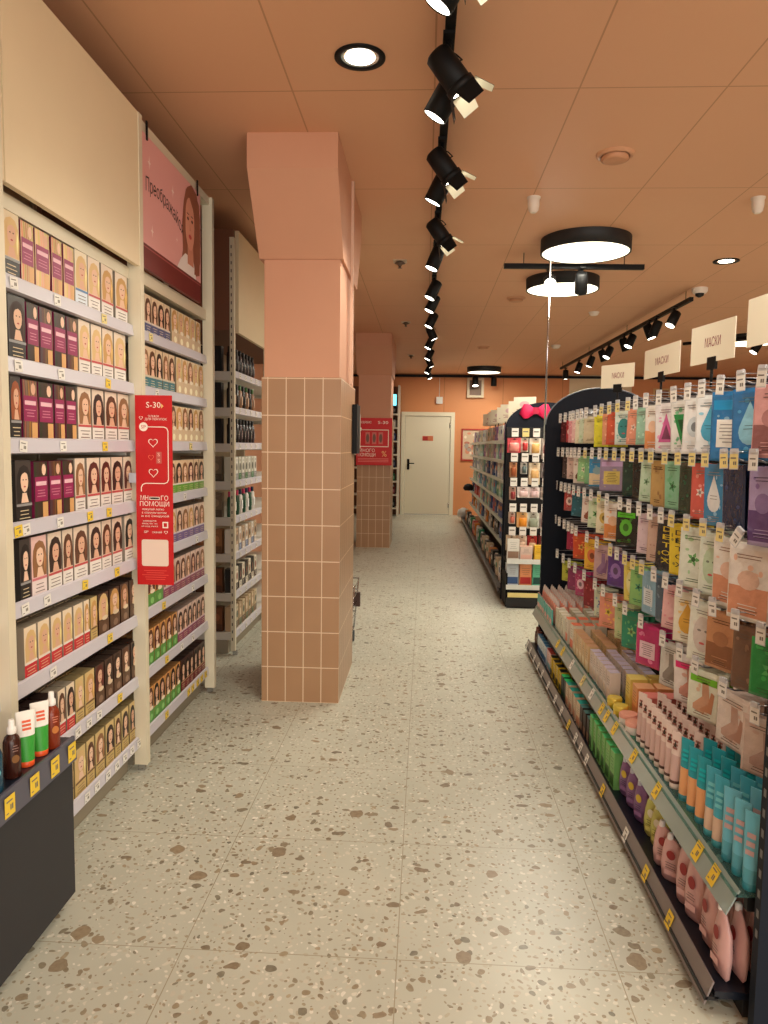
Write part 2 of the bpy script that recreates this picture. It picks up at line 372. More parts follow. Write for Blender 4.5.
# ---- hair colour cartons: front = -Y, origin at base centre
def carton(style, hair, bg, low, accent=None, w=.082, h=.168, d=.062, side=None, skin=None):
    def mk():
        b = MB(); skin_ = skin or random.choice(SK); y = -d / 2
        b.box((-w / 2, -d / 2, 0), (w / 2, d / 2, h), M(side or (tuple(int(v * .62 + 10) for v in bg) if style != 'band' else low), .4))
        y -= .0004
        if style == 'port':          # portrait above, printed base below
            b.rect(-w / 2, 0, w / 2, h, y, M(bg, .4)); b.rect(-w / 2, 0, w / 2, h * .27, y - .0003, M(low, .4))
            portrait(b, w * .03, h * .68, w * .375, hair, skin_, y - .0004, 1.95)
            b.rect(-w / 2, h * .27, w / 2, h * .31, y - .002, M(accent or (200, 60, 70), .4))
            lines(b, -w * .38, w * .38, h * .19, 3, h * .06, y - .002, M((120, 100, 90) if sum(low) > 380 else (230, 210, 170), .5))
        elif style == 'band':         # flowing hair, coloured label across, gold block at the foot
            b.rect(-w / 2, 0, w / 2, h, y, M(bg, .4))
            for i in range(6):
                x = -w * .45 + i * w * .16; hh = M(tuple(max(0, min(255, v + random.randint(-22, 22))) for v in hair), .4)
                b.fr([(x, 0), (x + w * .13, 0), (x + w * .2, h * .5), (x + w * .1, h), (x - w * .02, h), (x + w * .06, h * .5)], y - .0003, hh)
            b.ell(w * .22, h * .86, w * .16, h * .1, y - .0006, M(skin_, .5), 10)
            b.rect(-w * .46, h * .32, w * .46, h * .74, y - .0009, M(accent or (140, 24, 76), .4))
            b.rect(-w * .38, h * .59, w * .38, h * .66, y - .0012, M((236, 190, 200), .5)); lines(b, -w * .36, w * .36, h * .5, 3, h * .05, y - .0012, M((214, 140, 160), .5))
            b.rect(w * .08, 0, w * .46, h * .30, y - .0012, M((222, 170, 108), .4))
        elif style == 'full':         # tall portrait, oval badge, gold foot
            b.rect(-w / 2, 0, w / 2, h, y, M(bg, .4))
            portrait(b, 0, h * .74, w * .37, hair, skin_, y - .0004, 2.0)
            b.rect(-w / 2, 0, w / 2, h * .36, y - .002, M(low, .4))
            b.ell(w * .1, h * .40, w * .3, h * .055, y - .0023, M(accent or (236, 226, 206), .4), 12)
            b.ell(w * .05, h * .16, w * .24, h * .09, y - .0023, M(tuple(min(255, v + 46) for v in low), .4), 12)
        return b.build('hair_dye_carton')
    return mk
HA = {'blonde': (222, 186, 128), 'golden blonde': (206, 158, 92), 'light brown': (150, 104, 66), 'brown': (98, 60, 38), 'dark brown': (52, 32, 24), 'black': (26, 20, 18), 'red brown': (92, 36, 26), 'copper': (160, 84, 46)}
def spec(kind, hn):
    h = HA[hn]
    return {
        'black': ('port', h, (60, 54, 50) if sum(h) < 300 else (226, 206, 170), (28, 28, 28), (150, 150, 150)),
        'purple': ('band', h, (226, 200, 160) if sum(h) > 400 else (60, 44, 44), (120, 24, 66), (148, 26, 84)),
        'white': ('port', h, (232, 212, 190), (242, 236, 228), (200, 80, 80)),
        'bluewhite': ('port', h, (232, 216, 188), (226, 234, 242), (80, 130, 180)),
        'redfoot': ('port', h, (236, 216, 188), (206, 28, 44), (240, 230, 220)),
        'pinkish': ('port', h, (236, 196, 190), (240, 224, 220), (214, 120, 130)),
        'gold': ('port', h, (214, 186, 126), (206, 176, 108), (120, 80, 40)),
        'darkgold': ('full', h, (74, 46, 34), (92, 62, 40), (228, 208, 176)),
        'darkred': ('port', h, (60, 30, 28), (120, 22, 30), (190, 150, 110)),
        'greenfoot': ('port', h, (226, 196, 160), (110, 172, 60), (240, 240, 230)),
        'tealfoot': ('port', h, (224, 196, 160), (70, 130, 140), (210, 200, 180)),
        'bluefoot': ('port', h, (228, 204, 170), (86, 96, 140), (220, 210, 200)),
        'greenorange': ('full', h, (226, 160, 90), (96, 158, 72), (250, 236, 210)),
        'lilac': ('port', h, (232, 206, 186), (120, 96, 156), (230, 220, 230)),
        'mauve': ('port', h, (226, 196, 182), (150, 66, 104), (226, 200, 210)),
        'beige': ('full', h, (232, 208, 172), (226, 200, 164), (244, 230, 208)),
    }[kind]
KW = {'black': 'black-based', 'purple': 'purple-banded', 'white': 'white-footed', 'bluewhite': 'pale blue footed', 'redfoot': 'red-footed', 'pinkish': 'pink', 'gold': 'gold', 'darkgold': 'dark brown and gold', 'darkred': 'dark red', 'greenfoot': 'green-footed', 'tealfoot': 'teal-footed', 'bluefoot': 'blue-footed', 'greenorange': 'green and orange', 'lilac': 'lilac-footed', 'mauve': 'mauve-footed', 'beige': 'beige'}

# ------------------------------------------------------------------ price tags
def price_tag(parent, x, y, z, mt, nrm, w=.042, h=.034, rot=0, tilt=0):
    """nrm: +1 faces +X, -1 faces -X"""
    key = ('pt', mt.name, w, h)
    if key not in PROTO:
        b = MB(); b.box((-w / 2, -.0012, -h / 2), (w / 2, 0, h / 2), mt)
        b.rect(-w * .36, h * .22, w * .25, h * .30, -.0014, INK); b.rect(-w * .0, -h * .22, w * .12, h * .06, -.0014, INK); b.rect(w * .16, -h * .22, w * .3, h * .06, -.0014, INK); b.rect(-w * .4, -h * .34, -w * .16, -h * .28, -.0014, INK)
        me = b.build('price_tag'); PROTO[key] = me.data; bpy.data.objects.remove(me)
    o = bpy.data.objects.new('price_tag', PROTO[key]); col.objects.link(o); o.parent = parent
    o.location = (x, y, z); o.rotation_euler = (tilt, rot, PI / 2 * nrm)
    return o

# ------------------------------------------------------------------ left wall shelving
RZ = [1.885, 1.65, 1.415, 1.165, .925, .68, .415, .15]
XF = -1.20
def shelving(y0, y1, root, posts, fascia, tags, xf=XF, rails=RZ, hi=2.72):
    """root sits at (xf, y0, 0); children in its local space"""
    T = Matrix.Translation((-xf, -y0, 0)); xb = xf - .42
    for py in posts:
        b = MB(T); b.box((xf - .02, py - .018, .03), (xf + (.035 if xf > -1.22 else .008), py + .018, hi), POSTM)
        b.box((xf - .01, py - .01, 0), (xf + .02, py + .01, .03), CHROME)
        for k in range(52 if xf < -1.22 else 0): b.box((xf - .012, py - .0185, .1 + k * .05), (xf - .006, py + .0185, .12 + k * .05), BLK2)
        b.build('post', root)
        b = MB(T); b.box((xb - .03, py - .015, 0), (xb, py + .015, hi), POSTM); b.build('rear_post', root)
    b = MB(T); b.box((xb - .015, y0, .05), (xb, y1, 2.72), M((186, 170, 142), .5)); b.build('back_panel', root)
    for r, z in enumerate(rails):
        b = MB(T); b.box((xb, y0 + .02, z - .03), (xf - .012, y1 - .02, z - .005), SHELFM)
        for py in (y0 + .035, y1 - .035): b.box((xb, py - .006, z - .06), (xf - .03, py + .006, z - .03), SHELFM)
        s = b.build('shelf', root)
        b = MB(T); b.prism([(xf - .012, z - .046), (xf + .004, z - .042), (xf, z), (xf - .008, z + .004), (xf - .012, z - .004)], 1, y0 + .02, y1 - .02, RAILM)
        # (x,z) profile extruded along y
        b.build('price_rail', s)
        for (yy, mt) in tags(r):
            price_tag(s, xf + .0045 - xf, yy - y0, z - .022, mt, 1, rot=random.uniform(-.12, .12))
    b = MB(T); b.box((xb, y0 + .02, .0), (xf - .05, y1 - .02, .09), M((150, 140, 120), .6)); b.build('plinth', root)
    if fascia == 'panel':
        b = MB(T); b.box((xf + .012, y0, 2.12), (xf + .032, y1 + .012, 2.72), CREAM); b.build('fascia_panel', root)
        b = MB(T); b.box((xb, y0 + .02, 2.085), (xf - .03, y1 - .02, 2.11), POSTM); b.box((xf - .03, y0 + .02, 2.07), (xf - .012, y1 - .02, 2.115), POSTM); b.build('top_beam', root)
    elif fascia == 'open':
        b = MB(T); b.box((xf - .03, y0 + .02, 2.075), (xf + .0, y1 - .02, 2.13), POSTM); b.build('top_beam', root)
        b = MB(T); b.box((xf - .03, y0 + .02, 2.68), (xf + .02, y1 - .02, 2.72), POSTM); b.build('header_beam', root)
        b = MB(T); b.box((xb, y0 + .02, 2.08), (xf - .03, y1 - .02, 2.1), POSTM); b.box((xb, y0 + .02, 2.1), (xb + .02, y1 - .02, 2.72), BROWN); b.build('upper_back', root)
    b = MB(T); b.box((xb, y0 + .02, 2.10), (xf, y1 - .02, 2.12), BROWN)
    return root
def YL(px, py, X=XF): return on(0, X, px, py).y
r1 = random.Random(3)
def tags1(r):
    pts = {0: [(12, 275, 'w'), (56, 300, 'w'), (103, 318, 'p')], 1: [(17, 367, 'w'), (60, 374, 'w'), (107, 383, 'y')], 2: [(22, 450, 'w'), (62, 449, 'w'), (104, 448, 'y')],
           3: [(17, 531, 'y'), (25, 529, 'w'), (59, 522, 'w'), (89, 515, 'y'), (108, 511, 'y')], 4: [(24, 610, 'w'), (46, 602, 'w'), (84, 585, 'y'), (116, 571, 'y')],
           5: [(52, 674, 'w'), (109, 637, 'y')], 6: [(77, 737, 'w'), (88, 728, 'w'), (98, 720, 'w'), (119, 701, 'y')], 7: [(86, 797, 'w'), (96, 787, 'w'), (107, 778, 'w'), (116, 770, 'w'), (124, 762, 'w'), (131, 754, 'w'), (138, 747, 'w')]}[r]
    return [(YL(a, c), {'w': TAGW, 'y': TAGY, 'p': TAGP}[k]) for a, c, k in pts]
def tags2(r):
    pts = {0: [(150, 343, 'p')], 1: [(156, 393, 'w')], 2: [(190, 450, 'p')], 3: [(184, 499, 'w')], 4: [(196, 540, 'w')], 5: [(163, 604, 'y'), (192, 585, 'w')],
           6: [(166, 662, 'y'), (181, 650, 'w'), (192, 640, 'w')], 7: [(166, 712, 'y'), (188, 694, 'y'), (192, 690, 'y'), (197, 686, 'y'), (201, 682, 'y'), (205, 678, 'y')]}[r]
    return [(YL(a, c), {'w': TAGW, 'y': TAGY, 'p': TAGP}[k]) for a, c, k in pts]
def near_panel(name, y0, y1, lab, **k):
    o = empty(name, (k.get('xf', XF), y0, 0)); tag(o, lab, 'shelving')
    return o
o = near_panel('wall_shelving', 1.05, 2.03, 'cream shelving bay behind the low black display, cut by the left edge')
shelving(1.05, 2.03, o, [1.05], 'panel', lambda r: [(1.9, TAGW)])
o = near_panel('wall_shelving', 2.05, 3.03, 'cream shelving bay of hair dye under the large cream fascia panel')
shelving(2.05, 3.03, o, [2.012, 3.03], 'panel', tags1)
o = near_panel('wall_shelving', 3.05, 4.05, 'cream shelving bay of hair dye beneath the pink portrait poster')
shelving(3.05, 4.05, o, [4.05], 'open', tags2)
XF2 = -1.25
o = near_panel('wall_shelving', 4.80, 6.8, 'farther cream shelving partly hidden by the near tiled column', xf=XF2)
shelving(4.80, 6.8, o, [4.80, 5.8, 6.8], 'none', lambda r: [(4.95 + .16 * i, TAGW) for i in range(5)], xf=XF2)
T = Matrix.Translation((-XF2, -4.80, 0))
b = MB(T); b.box((XF2 - .42, 4.79, 2.14), (XF2 + .0, 6.8, 2.77), BROWN); b.build('upper_cabinet', o)
b = MB(T); b.box((XF2 + .0, 4.84, 2.13), (XF2 + .025, 6.8, 2.775), CREAM); b.build('fascia_panel', o)

def fill_row(row, edges, yat, kinds, bay, depth, hfac=1, xf=XF, dx=.035):
    """edges: pixel spans along this shelf; each becomes a carton facing the aisle"""
    out = []
    for n, ((a, c), (kd, hn)) in enumerate(zip(edges, kinds)):
        ya, yb = YL(a, yat(a), xf - .014), YL(c, yat(c), xf - .014)
        w = yb - ya
        key = ('carton', kd, hn); h = (.190 if kd != 'purple' else .184) * hfac
        for k in range(depth):
            zz = RZ[row] - .0045
            pos = 'front' if k == 0 else 'second in line'
            lab = f'{hn}-haired {KW[kd]} hair dye carton, {ORD[n]} from left, {ORD[row]} shelf, {bay}'
            if k: lab = f'{hn}-haired {KW[kd]} carton behind the {ORD[n]} one on {ORD[row]} shelf, {bay}'
            sp_ = spec(kd, hn)
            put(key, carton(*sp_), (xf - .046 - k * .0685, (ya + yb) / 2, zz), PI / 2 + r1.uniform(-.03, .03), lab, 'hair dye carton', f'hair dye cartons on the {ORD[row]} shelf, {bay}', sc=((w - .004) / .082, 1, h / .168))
def z1(base, pts): return [(a / 4.8, c / 4.8) for a, c in pts]
B1 = 'near bay'
def lin_y(a, ya, c, yc): return lambda x: ya + (yc - ya) * (x - a) / (c - a)
rows1 = [
 (0, z1(0, [(8, 95), (100, 165), (170, 240), (248, 300), (305, 358), (362, 420), (425, 480), (485, 545), (555, 612)]), lin_y(8, 250, 129, 310),
  [('black', 'blonde'), ('purple', 'golden blonde'), ('purple', 'blonde'), ('purple', 'golden blonde'), ('purple', 'blonde'), ('bluewhite', 'blonde'), ('white', 'blonde'), ('white', 'golden blonde'), ('white', 'golden blonde')]),
 (1, z1(0, [(42, 125), (128, 190), (192, 255), (260, 320), (322, 375), (378, 435), (440, 490), (492, 545), (547, 606)]), lin_y(8, 340, 129, 370),
  [('black', 'dark brown'), ('purple', 'dark brown'), ('purple', 'brown'), ('purple', 'dark brown'), ('purple', 'brown'), ('white', 'blonde'), ('white', 'blonde'), ('white', 'golden blonde'), ('white', 'blonde')]),
 (2, z1(0, [(52, 105), (110, 185), (187, 260), (265, 313), (317, 370), (375, 440), (445, 500), (508, 562), (565, 622)]), lin_y(8, 430, 129, 430),
  [('black', 'copper'), ('purple', 'light brown'), ('purple', 'dark brown'), ('purple', 'brown'), ('purple', 'dark brown'), ('white', 'light brown'), ('white', 'dark brown'), ('white', 'brown'), ('white', 'light brown')]),
 (3, z1(0, [(78, 155), (165, 235), (237, 300), (303, 358), (360, 412), (420, 480), (483, 535), (537, 590), (592, 638)]), lin_y(18, 515, 133, 490),
  [('black', 'black'), ('purple', 'dark brown'), ('purple', 'brown'), ('purple', 'dark brown'), ('white', 'light brown'), ('white', 'red brown'), ('white', 'red brown'), ('white', 'dark brown'), ('white', 'red brown')]),
 (4, z1(0, [(95, 150), (155, 226), (230, 300), (302, 352), (356, 422), (432, 488), (490, 536), (540, 588), (598, 645)]), lin_y(22, 585, 133, 550),
  [('black', 'black'), ('pinkish', 'light brown'), ('white', 'dark brown'), ('white', 'brown'), ('white', 'brown'), ('white', 'dark brown'), ('white', 'brown'), ('white', 'dark brown'), ('white', 'black')]),
 (5, z1(0, [(117, 180), (183, 242), (246, 300), (303, 350), (354, 402), (405, 432), (435, 470), (475, 522), (528, 575), (580, 618), (622, 660)]), lin_y(25, 665, 125, 615),
  [('redfoot', 'blonde')] * 5 + [('redfoot', 'golden blonde'), ('gold', 'golden blonde'), ('darkgold', 'blonde'), ('darkgold', 'golden blonde'), ('darkgold', 'light brown'), ('darkgold', 'brown')]),
 (6, z1(0, [(170, 225), (230, 275), (280, 318), (322, 362), (366, 406), (410, 457), (461, 502), (506, 545), (549, 585), (589, 625), (629, 662)]), lin_y(60, 735, 130, 680),
  [('darkred', 'dark brown'), ('darkred', 'brown'), ('redfoot', 'brown'), ('redfoot', 'dark brown'), ('gold', 'blonde'), ('gold', 'golden blonde'), ('darkgold', 'red brown'), ('darkgold', 'dark brown'), ('darkgold', 'dark brown'), ('darkgold', 'brown'), ('darkgold', 'black')]),
 (7, z1(0, [(300, 355), (360, 415), (418, 456), (459, 505), (510, 550), (554, 582), (585, 620), (624, 650), (653, 680)]), lin_y(75, 790, 140, 735),
  [('gold', 'blonde'), ('gold', 'blonde'), ('gold', 'brown'), ('gold', 'light brown'), ('gold', 'dark brown'), ('gold', 'brown'), ('gold', 'dark brown'), ('gold', 'black'), ('gold', 'dark brown')]),
]
for row, ed, yat, kd in rows1:
    fill_row(row, ed, yat, kd, B1, 1 if row < 4 else 2, hfac={5: .85, 6: .85, 7: .9}.get(row, 1))
# little of the bay behind the low display
for row in range(8):
    for n in range(3):
        kd, hn = [('white', 'dark brown'), ('black', 'black'), ('white', 'brown')][(row + n) % 3]
        put(('carton', kd, hn), carton(*spec(kd, hn)), (XF - .065, 1.99 - n * .092 - .05, RZ[row] - .0045), PI / 2, f'{hn}-haired {KW[kd]} dye carton, {ORD[n]} from post, {ORD[row]} shelf, far left bay', 'hair dye carton', 'hair dye cartons in the far left bay')
# bay 2
B2 = 'second bay'
def span(y0, y1, n): return [(y0 + (y1 - y0) * i / n, y0 + (y1 - y0) * (i + 1) / n) for i in range(n)]
rows2 = [
 [(3.10, 3.50, 5, ['bluefoot', 'bluefoot', 'bluefoot', 'bluefoot', 'bluefoot'], ['light brown', 'brown', 'brown', 'dark brown', 'brown']), (3.52, 3.98, 5, ['beige'], ['golden blonde', 'blonde'])],
 [(3.14, 3.56, 5, ['tealfoot'], ['light brown', 'brown', 'dark brown']), (3.58, 4.02, 5, ['beige'], ['blonde', 'golden blonde', 'light brown'])],
 [(3.10, 3.40, 3, ['beige'], ['brown', 'light brown']), (3.40, 4.02, 7, ['beige'], ['light brown', 'brown', 'golden blonde'])],
 [(3.10, 4.02, 10, ['greenfoot'], ['brown', 'dark brown', 'light brown', 'red brown'])],
 [(3.10, 4.02, 10, ['lilac'], ['light brown', 'golden blonde', 'brown'])],
 [(3.08, 3.36, 3, ['greenorange'], ['brown', 'red brown']), (3.37, 4.02, 8, ['mauve'], ['brown', 'light brown', 'red brown'])],
 [(3.08, 3.56, 6, ['greenorange'], ['red brown', 'brown']), (3.57, 4.02, 6, ['mauve'], ['dark brown', 'brown'])],
 [(3.08, 3.60, 7, ['greenorange'], ['dark brown', 'brown', 'black']), (3.61, 4.02, 6, ['darkred'], ['dark brown', 'black'])],
]
for row, segs in enumerate(rows2):
    n = 0
    for (ya, yb, cnt, kds, hns) in segs:
        for i, (a, c) in enumerate(span(ya, yb, cnt)):
            kd, hn = kds[i % len(kds)], hns[i % len(hns)]
            for k in range(1 if row < 4 else 2):
                lab = f'{hn}-haired {KW[kd]} hair dye carton, {ORD[n]} from left, {ORD[row]} shelf, {B2}' if not k else f'{hn}-haired {KW[kd]} carton behind the {ORD[n]} one on {ORD[row]} shelf, {B2}'
                put(('carton', kd, hn), carton(*spec(kd, hn)), (XF - .047 - k * .0685, (a + c) / 2, RZ[row] - .0045), PI / 2 + r1.uniform(-.03, .03), lab, 'hair dye carton', f'hair dye cartons on the {ORD[row]} shelf, {B2}', sc=((c - a - .004) / .082, 1, [1.0, 1.08, 1.06, .98, 1, 1, .98, .98][row]))
            n += 1
# tan header card behind the red sign
b = MB(); b.box((-.002, -.045, 0), (.002, .045, .23), M((226, 186, 156), .5)); b.rect(-.0, 0, .0, .0, 0, INK)
tag(b.build('shelf_divider_card', None, (XF + .012, 3.09, 1.62), .35), 'salmon divider card standing behind the top of the hanging red sign', 'card')

# ---- bottles and boxes, front = -Y
def dark_bottle(c, capc, w=.05, h=.17):
    def mk():
        o = empty('shampoo_bottle'); b = MB(); b.loft([(0, w * .46, w * .3), (.006, w / 2, w * .34), (h * .72, w / 2, w * .34), (h * .8, w * .2, w * .2), (h * .82, w * .2, w * .2)], M(c, .3), 14)
        y = -w * .345
        b.rect(-w * .3, h * .2, w * .3, h * .55, y - .001, M(tuple(min(255, v + 60) for v in c), .4)); lines(b, -w * .24, w * .24, h * .48, 4, h * .06, y - .002, M((220, 214, 200), .5))
        b.build('bottle_body', o)
        b = MB(); b.lathe([(w * .22, h * .8), (w * .22, h * .99), (w * .2, h)], M(capc, .35), 12); b.build('cap', o)
        return o
    return mk
def box_item(c, c2, c3, w=.07, h=.16, d=.05, name='carton_box'):
    def mk():
        b = MB(); b.box((-w / 2, -d / 2, 0), (w / 2, d / 2, h), M(c, .4)); y = -d / 2 - .0004
        b.rect(-w / 2, h * .0, w / 2, h * .3, y, M(c2, .4)); b.ell(0, h * .58, w * .3, h * .16, y - .0003, M(c3, .4)); lines(b, -w * .35, w * .35, h * .88, 2, h * .05, y - .0005, M(c3, .5)); lines(b, -w * .35, w * .35, h * .22, 3, h * .06, y - .0005, M(c, .5))
        return b.build(name)
    return mk
U2 = [('b', [((26, 22, 24), (30, 30, 30)), ((40, 30, 34), (20, 20, 20))]), ('b', [((26, 22, 24), (30, 30, 30)), ((150, 110, 80), (60, 110, 60))]), ('b', [((20, 20, 22), (30, 30, 30)), ((50, 36, 40), (24, 24, 24))]),
      ('x', [((206, 204, 190), (70, 130, 90), (90, 90, 80)), ((226, 224, 214), (150, 150, 150), (120, 120, 110))]), ('b', [((40, 80, 60), (220, 60, 110)), ((226, 220, 214), (40, 60, 90))]),
      ('x', [((226, 218, 206), (120, 140, 170), (190, 150, 120)), ((200, 170, 140), (230, 220, 210), (90, 80, 70))]), ('x', [((40, 36, 34), (226, 216, 196), (120, 80, 60)), ((226, 216, 196), (60, 50, 44), (150, 90, 70))]),
      ('x', [((190, 160, 126), (90, 110, 84), (226, 210, 180)), ((206, 184, 150), (110, 90, 70), (60, 80, 60))])]
COLN = ['dark', 'brown']
for r, (k, cs) in enumerate(U2):
    for i in range(8):
        c = cs[i % 2]; y = 4.88 + i * .092
        if k == 'b': put(('U2b', c), dark_bottle(*c), (XF2 - .05, y, RZ[r] - .0045), PI / 2, f'{ORD[i]} small bottle on the {ORD[r]} shelf beside the tiled column', 'bottle', 'bottles on the far left shelving')
        else: put(('U2x', c), box_item(*c), (XF2 - .05, y, RZ[r] - .0045), PI / 2, f'{ORD[i]} small carton on the {ORD[r]} shelf beside the tiled column', 'carton', 'cartons on the far left shelving')
# side stock seen through the open end of that unit
SB = [(22, 20, 22)] * 3 + [(120, 104, 84)] * 2 + [(150, 104, 66)] + [(112, 66, 38)] * 2
for r in range(8):
    for k in range(3):
        c = SB[r]
        put(('side', c), box_item(c, tuple(int(v * .7) for v in c), tuple(min(255, int(v * 1.2) + 6) for v in c), w=.085, h=.165, d=.06), (XF2 - .135 - k * .095, 4.87, RZ[r] - .0045), 0,
            f'{["black", "black", "black", "taupe", "taupe", "tan", "brown", "brown"][r]} box, {ORD[k]} from the post, {ORD[r]} shelf, open end shelving', 'box', 'boxes at the open shelving end')

# ---- poster "Преображайся"
t = tag(empty('portrait_poster', (XF + .028, 3.055, 2.13)), 'pink poster of a smiling long-haired face with black cursive word', 'poster')
PB = M((232, 170, 166), .5, name='pink_print'); MAR = M((112, 36, 36), .5, name='maroon_print')
L = .93; Hh = .54
b = MB(Matrix.Rotation(PI / 2, 4, 'Z'))      # local x runs along +Y, front faces +X
b.box((0, 0, 0), (L, .015, Hh), MAR); b.rect(0, .10, L, Hh, -.0006, PB); b.rect(0, .085, L, .09, -.0008, M((170, 90, 90), .5))
def arc(a, z): return (a, z - .055 * ((a - .05) / .5) ** 2 + .03 * math.sin((a) * 4))
b.text('Преображайся', .33, .31, .058, -.0012, M((40, 26, 26), .5), .56, arc)
for sx, sz, ss in ((.1, .44, .03), (.44, .42, .03), (.13, .17, .028), (.5, .22, .015)):
    b.fr([(sx, sz + ss), (sx + ss * .2, sz + ss * .2), (sx + ss * .7, sz), (sx + ss * .2, sz - ss * .2), (sx, sz - ss), (sx - ss * .2, sz - ss * .2), (sx - ss * .7, sz), (sx - ss * .2, sz + ss * .2)], -.0012, M((250, 222, 214), .5))
HR = M((150, 92, 70), .5)
b.fr([(.56, .12), (.60, .2), (.59, .32), (.62, .43), (.68, .51), (.76, .54), (.86, .52), (.92, .42), (.92, .2), (.86, .12)], -.0010, HR)
b.fr([(.50, .10), (.56, .15), (.64, .19), (.78, .19), (.84, .10)], -.0013, M((240, 232, 228), .5))
b.fr([(.68, .15), (.68, .25), (.78, .25), (.79, .15)], -.0015, M((206, 140, 116), .5))
b.ell(.725, .345, .085, .125, -.0017, M((222, 156, 132), .5), 20)
b.fr([(.80, .12), (.82, .3), (.80, .42), (.72, .47), (.80, .53), (.90, .48), (.92, .3), (.90, .13)], -.0019, HR)
b.fr([(.62, .2), (.645, .3), (.65, .42), (.70, .475), (.66, .5), (.615, .42), (.60, .3)], -.0019, HR)
for ex in (.69, .765): b.ell(ex, .365, .017, .008, -.0021, M((60, 36, 30), .5), 8); b.rect(ex - .02, .385, ex + .02, .39, -.0021, M((90, 56, 44), .5))
b.ell(.727, .285, .027, .011, -.0021, M((190, 70, 70), .5), 10); b.fr([(.725, .35), (.735, .315), (.718, .312)], -.0021, M((200, 132, 110), .5))
b.build('poster_print', t)
b = MB(Matrix.Rotation(PI / 2, 4, 'Z'))
for q in (.06, .86):
    b = MB(Matrix.Rotation(PI / 2, 4, 'Z')); b.box((q, -.006, Hh - .02), (q + .014, .0, Hh + .055), BLACK); b.build('hanging_strap', t)
t.scale = (1, .85, 1)

# ---- red hanging sign on the post
t = tag(empty('hanging_sign', (-1.176, 2.965, .825), -.0), 'tall red sign with white hearts and lettering fixed to the shelf post', 'sign')
b = MB(); W_ = .152; Hs = .775
b.box((0, -.004, 0), (W_, .0, Hs), RED2)
y = -.0046
b.text('S-30', W_ * .5, .725, .024, y, PW, .06); b.fr([(.108, .722), (.118, .732), (.108, .742)], y, PGOLD)
def heart(cx, cz, r, mt, y, th=.0035):
    pts = [];
    for i in range(24):
        a = 2 * PI * i / 24; pts.append((cx + r * 16 * math.sin(a) ** 3 / 16, cz + r * (13 * math.cos(a) - 5 * math.cos(2 * a) - 2 * math.cos(3 * a) - math.cos(4 * a)) / 16))
    for i in range(24):
        p, q = pts[i], pts[(i + 1) % 24]; c = (cx, cz); k = 1 - th / r
        b.fr([p, q, (c[0] + (q[0] - c[0]) * k, c[1] + (q[1] - c[1]) * k), (c[0] + (p[0] - c[0]) * k, c[1] + (p[1] - c[1]) * k)], y, mt)
heart(.024, .684, .008, PW, y, .002); b.text('ТЕЛЕФОН', .075, .687, .008, y, PW, .045); b.text('ДЛЯ ПОКУПОК', .085, .675, .009, y, PW, .09)
b.ell(.034, .648, .018, .018, y, PW, 20); b.text('SP', .034, .641, .014, y - .0003, RED2, .02)
def stroke(p, w, mt):
    for i in range(len(p) - 1):
        (x0, z0), (x1, z1) = p[i], p[i + 1]; l = math.hypot(x1 - x0, z1 - z0); nx, nz = -(z1 - z0) / l * w / 2, (x1 - x0) / l * w / 2
        b.fr([(x0 + nx, z0 + nz), (x1 + nx, z1 + nz), (x1 - nx, z1 - nz), (x0 - nx, z0 - nz)], y, mt)
    for (x0, z0) in p[1:-1]: b.ell(x0, z0, w / 2, w / 2, y - .0001, mt, 8)
stroke([(.05, .648), (.118, .648), (.13, .643), (.135, .632), (.135, .435), (.13, .424), (.118, .419), (.04, .419), (.028, .414), (.022, .402), (.022, .385)], .0035, PW)
heart(.073, .585, .020, PW, y); heart(.064, .525, .012, M((240, 120, 90), .5), y, .002); heart(.073, .463, .020, PW, y)
b.rect(.085, .50, .108, .548, y, M((200, 90, 80), .5)); b.text('S', .096, .505, .014, y - .0003, M((250, 200, 180), .5), .01); b.text('S', .096, .53, .014, y - .0003, M((250, 200, 180), .5), .01)
b.text('МН', .034, .350, .019, y, PW, .032); stroke([(.055, .358), (.098, .358)], .012, PW); stroke([(.058, .358), (.095, .358)], .007, RED2); b.text('ГО', .118, .350, .019, y, PW, .03)
b.text('ПОМОЩИ', W_ * .5, .326, .019, y, PW, .122)
for i, s_ in enumerate(('покупай легко', 'с консультантом', 'и со скидкой')): b.text(s_, .07 + i * .004, .309 - i * .014, .009, y, PW, .09 + .012 * i)
for i, s_ in enumerate(('наведите', 'камеру телефона', 'на код ниже')): b.text(s_, .055, .262 - i * .011, .007, y, PW, .055 + .007 * i)
b.rect(.108, .236, .132, .262, y, PW); b.rect(.113, .241, .127, .257, y - .0002, RED2); b.text('SP', .04, .215, .01, y, PW, .018); b.text('скачай', .085, .215, .009, y, PW, .04); heart(.122, .219, .008, PW, y, .002)
# rounded pale card (its code is left out)
r_ = .008; x0, x1, z0, z1_ = .02, .132, .078, .188
pts = [(cx_ + r_ * math.cos(a), cz_ + r_ * math.sin(a)) for cx_, cz_, s0 in ((x1 - r_, z1_ - r_, 0), (x0 + r_, z1_ - r_, PI / 2), (x0 + r_, z0 + r_, PI), (x1 - r_, z0 + r_, 1.5 * PI)) for a in (s0, s0 + PI / 4, s0 + PI / 2)]
b.fr(pts, y, M((240, 214, 196), .5))
lines(b, .02, .132, .058, 5, .009, y, M((236, 90, 76), .5))
b.build('sign_face', t)
b = MB(); b.box((-.03, -.004, .42), (.0, .02, .46), M((190, 190, 200), .3, trans=.0)); b.build('mounting_clip', t)

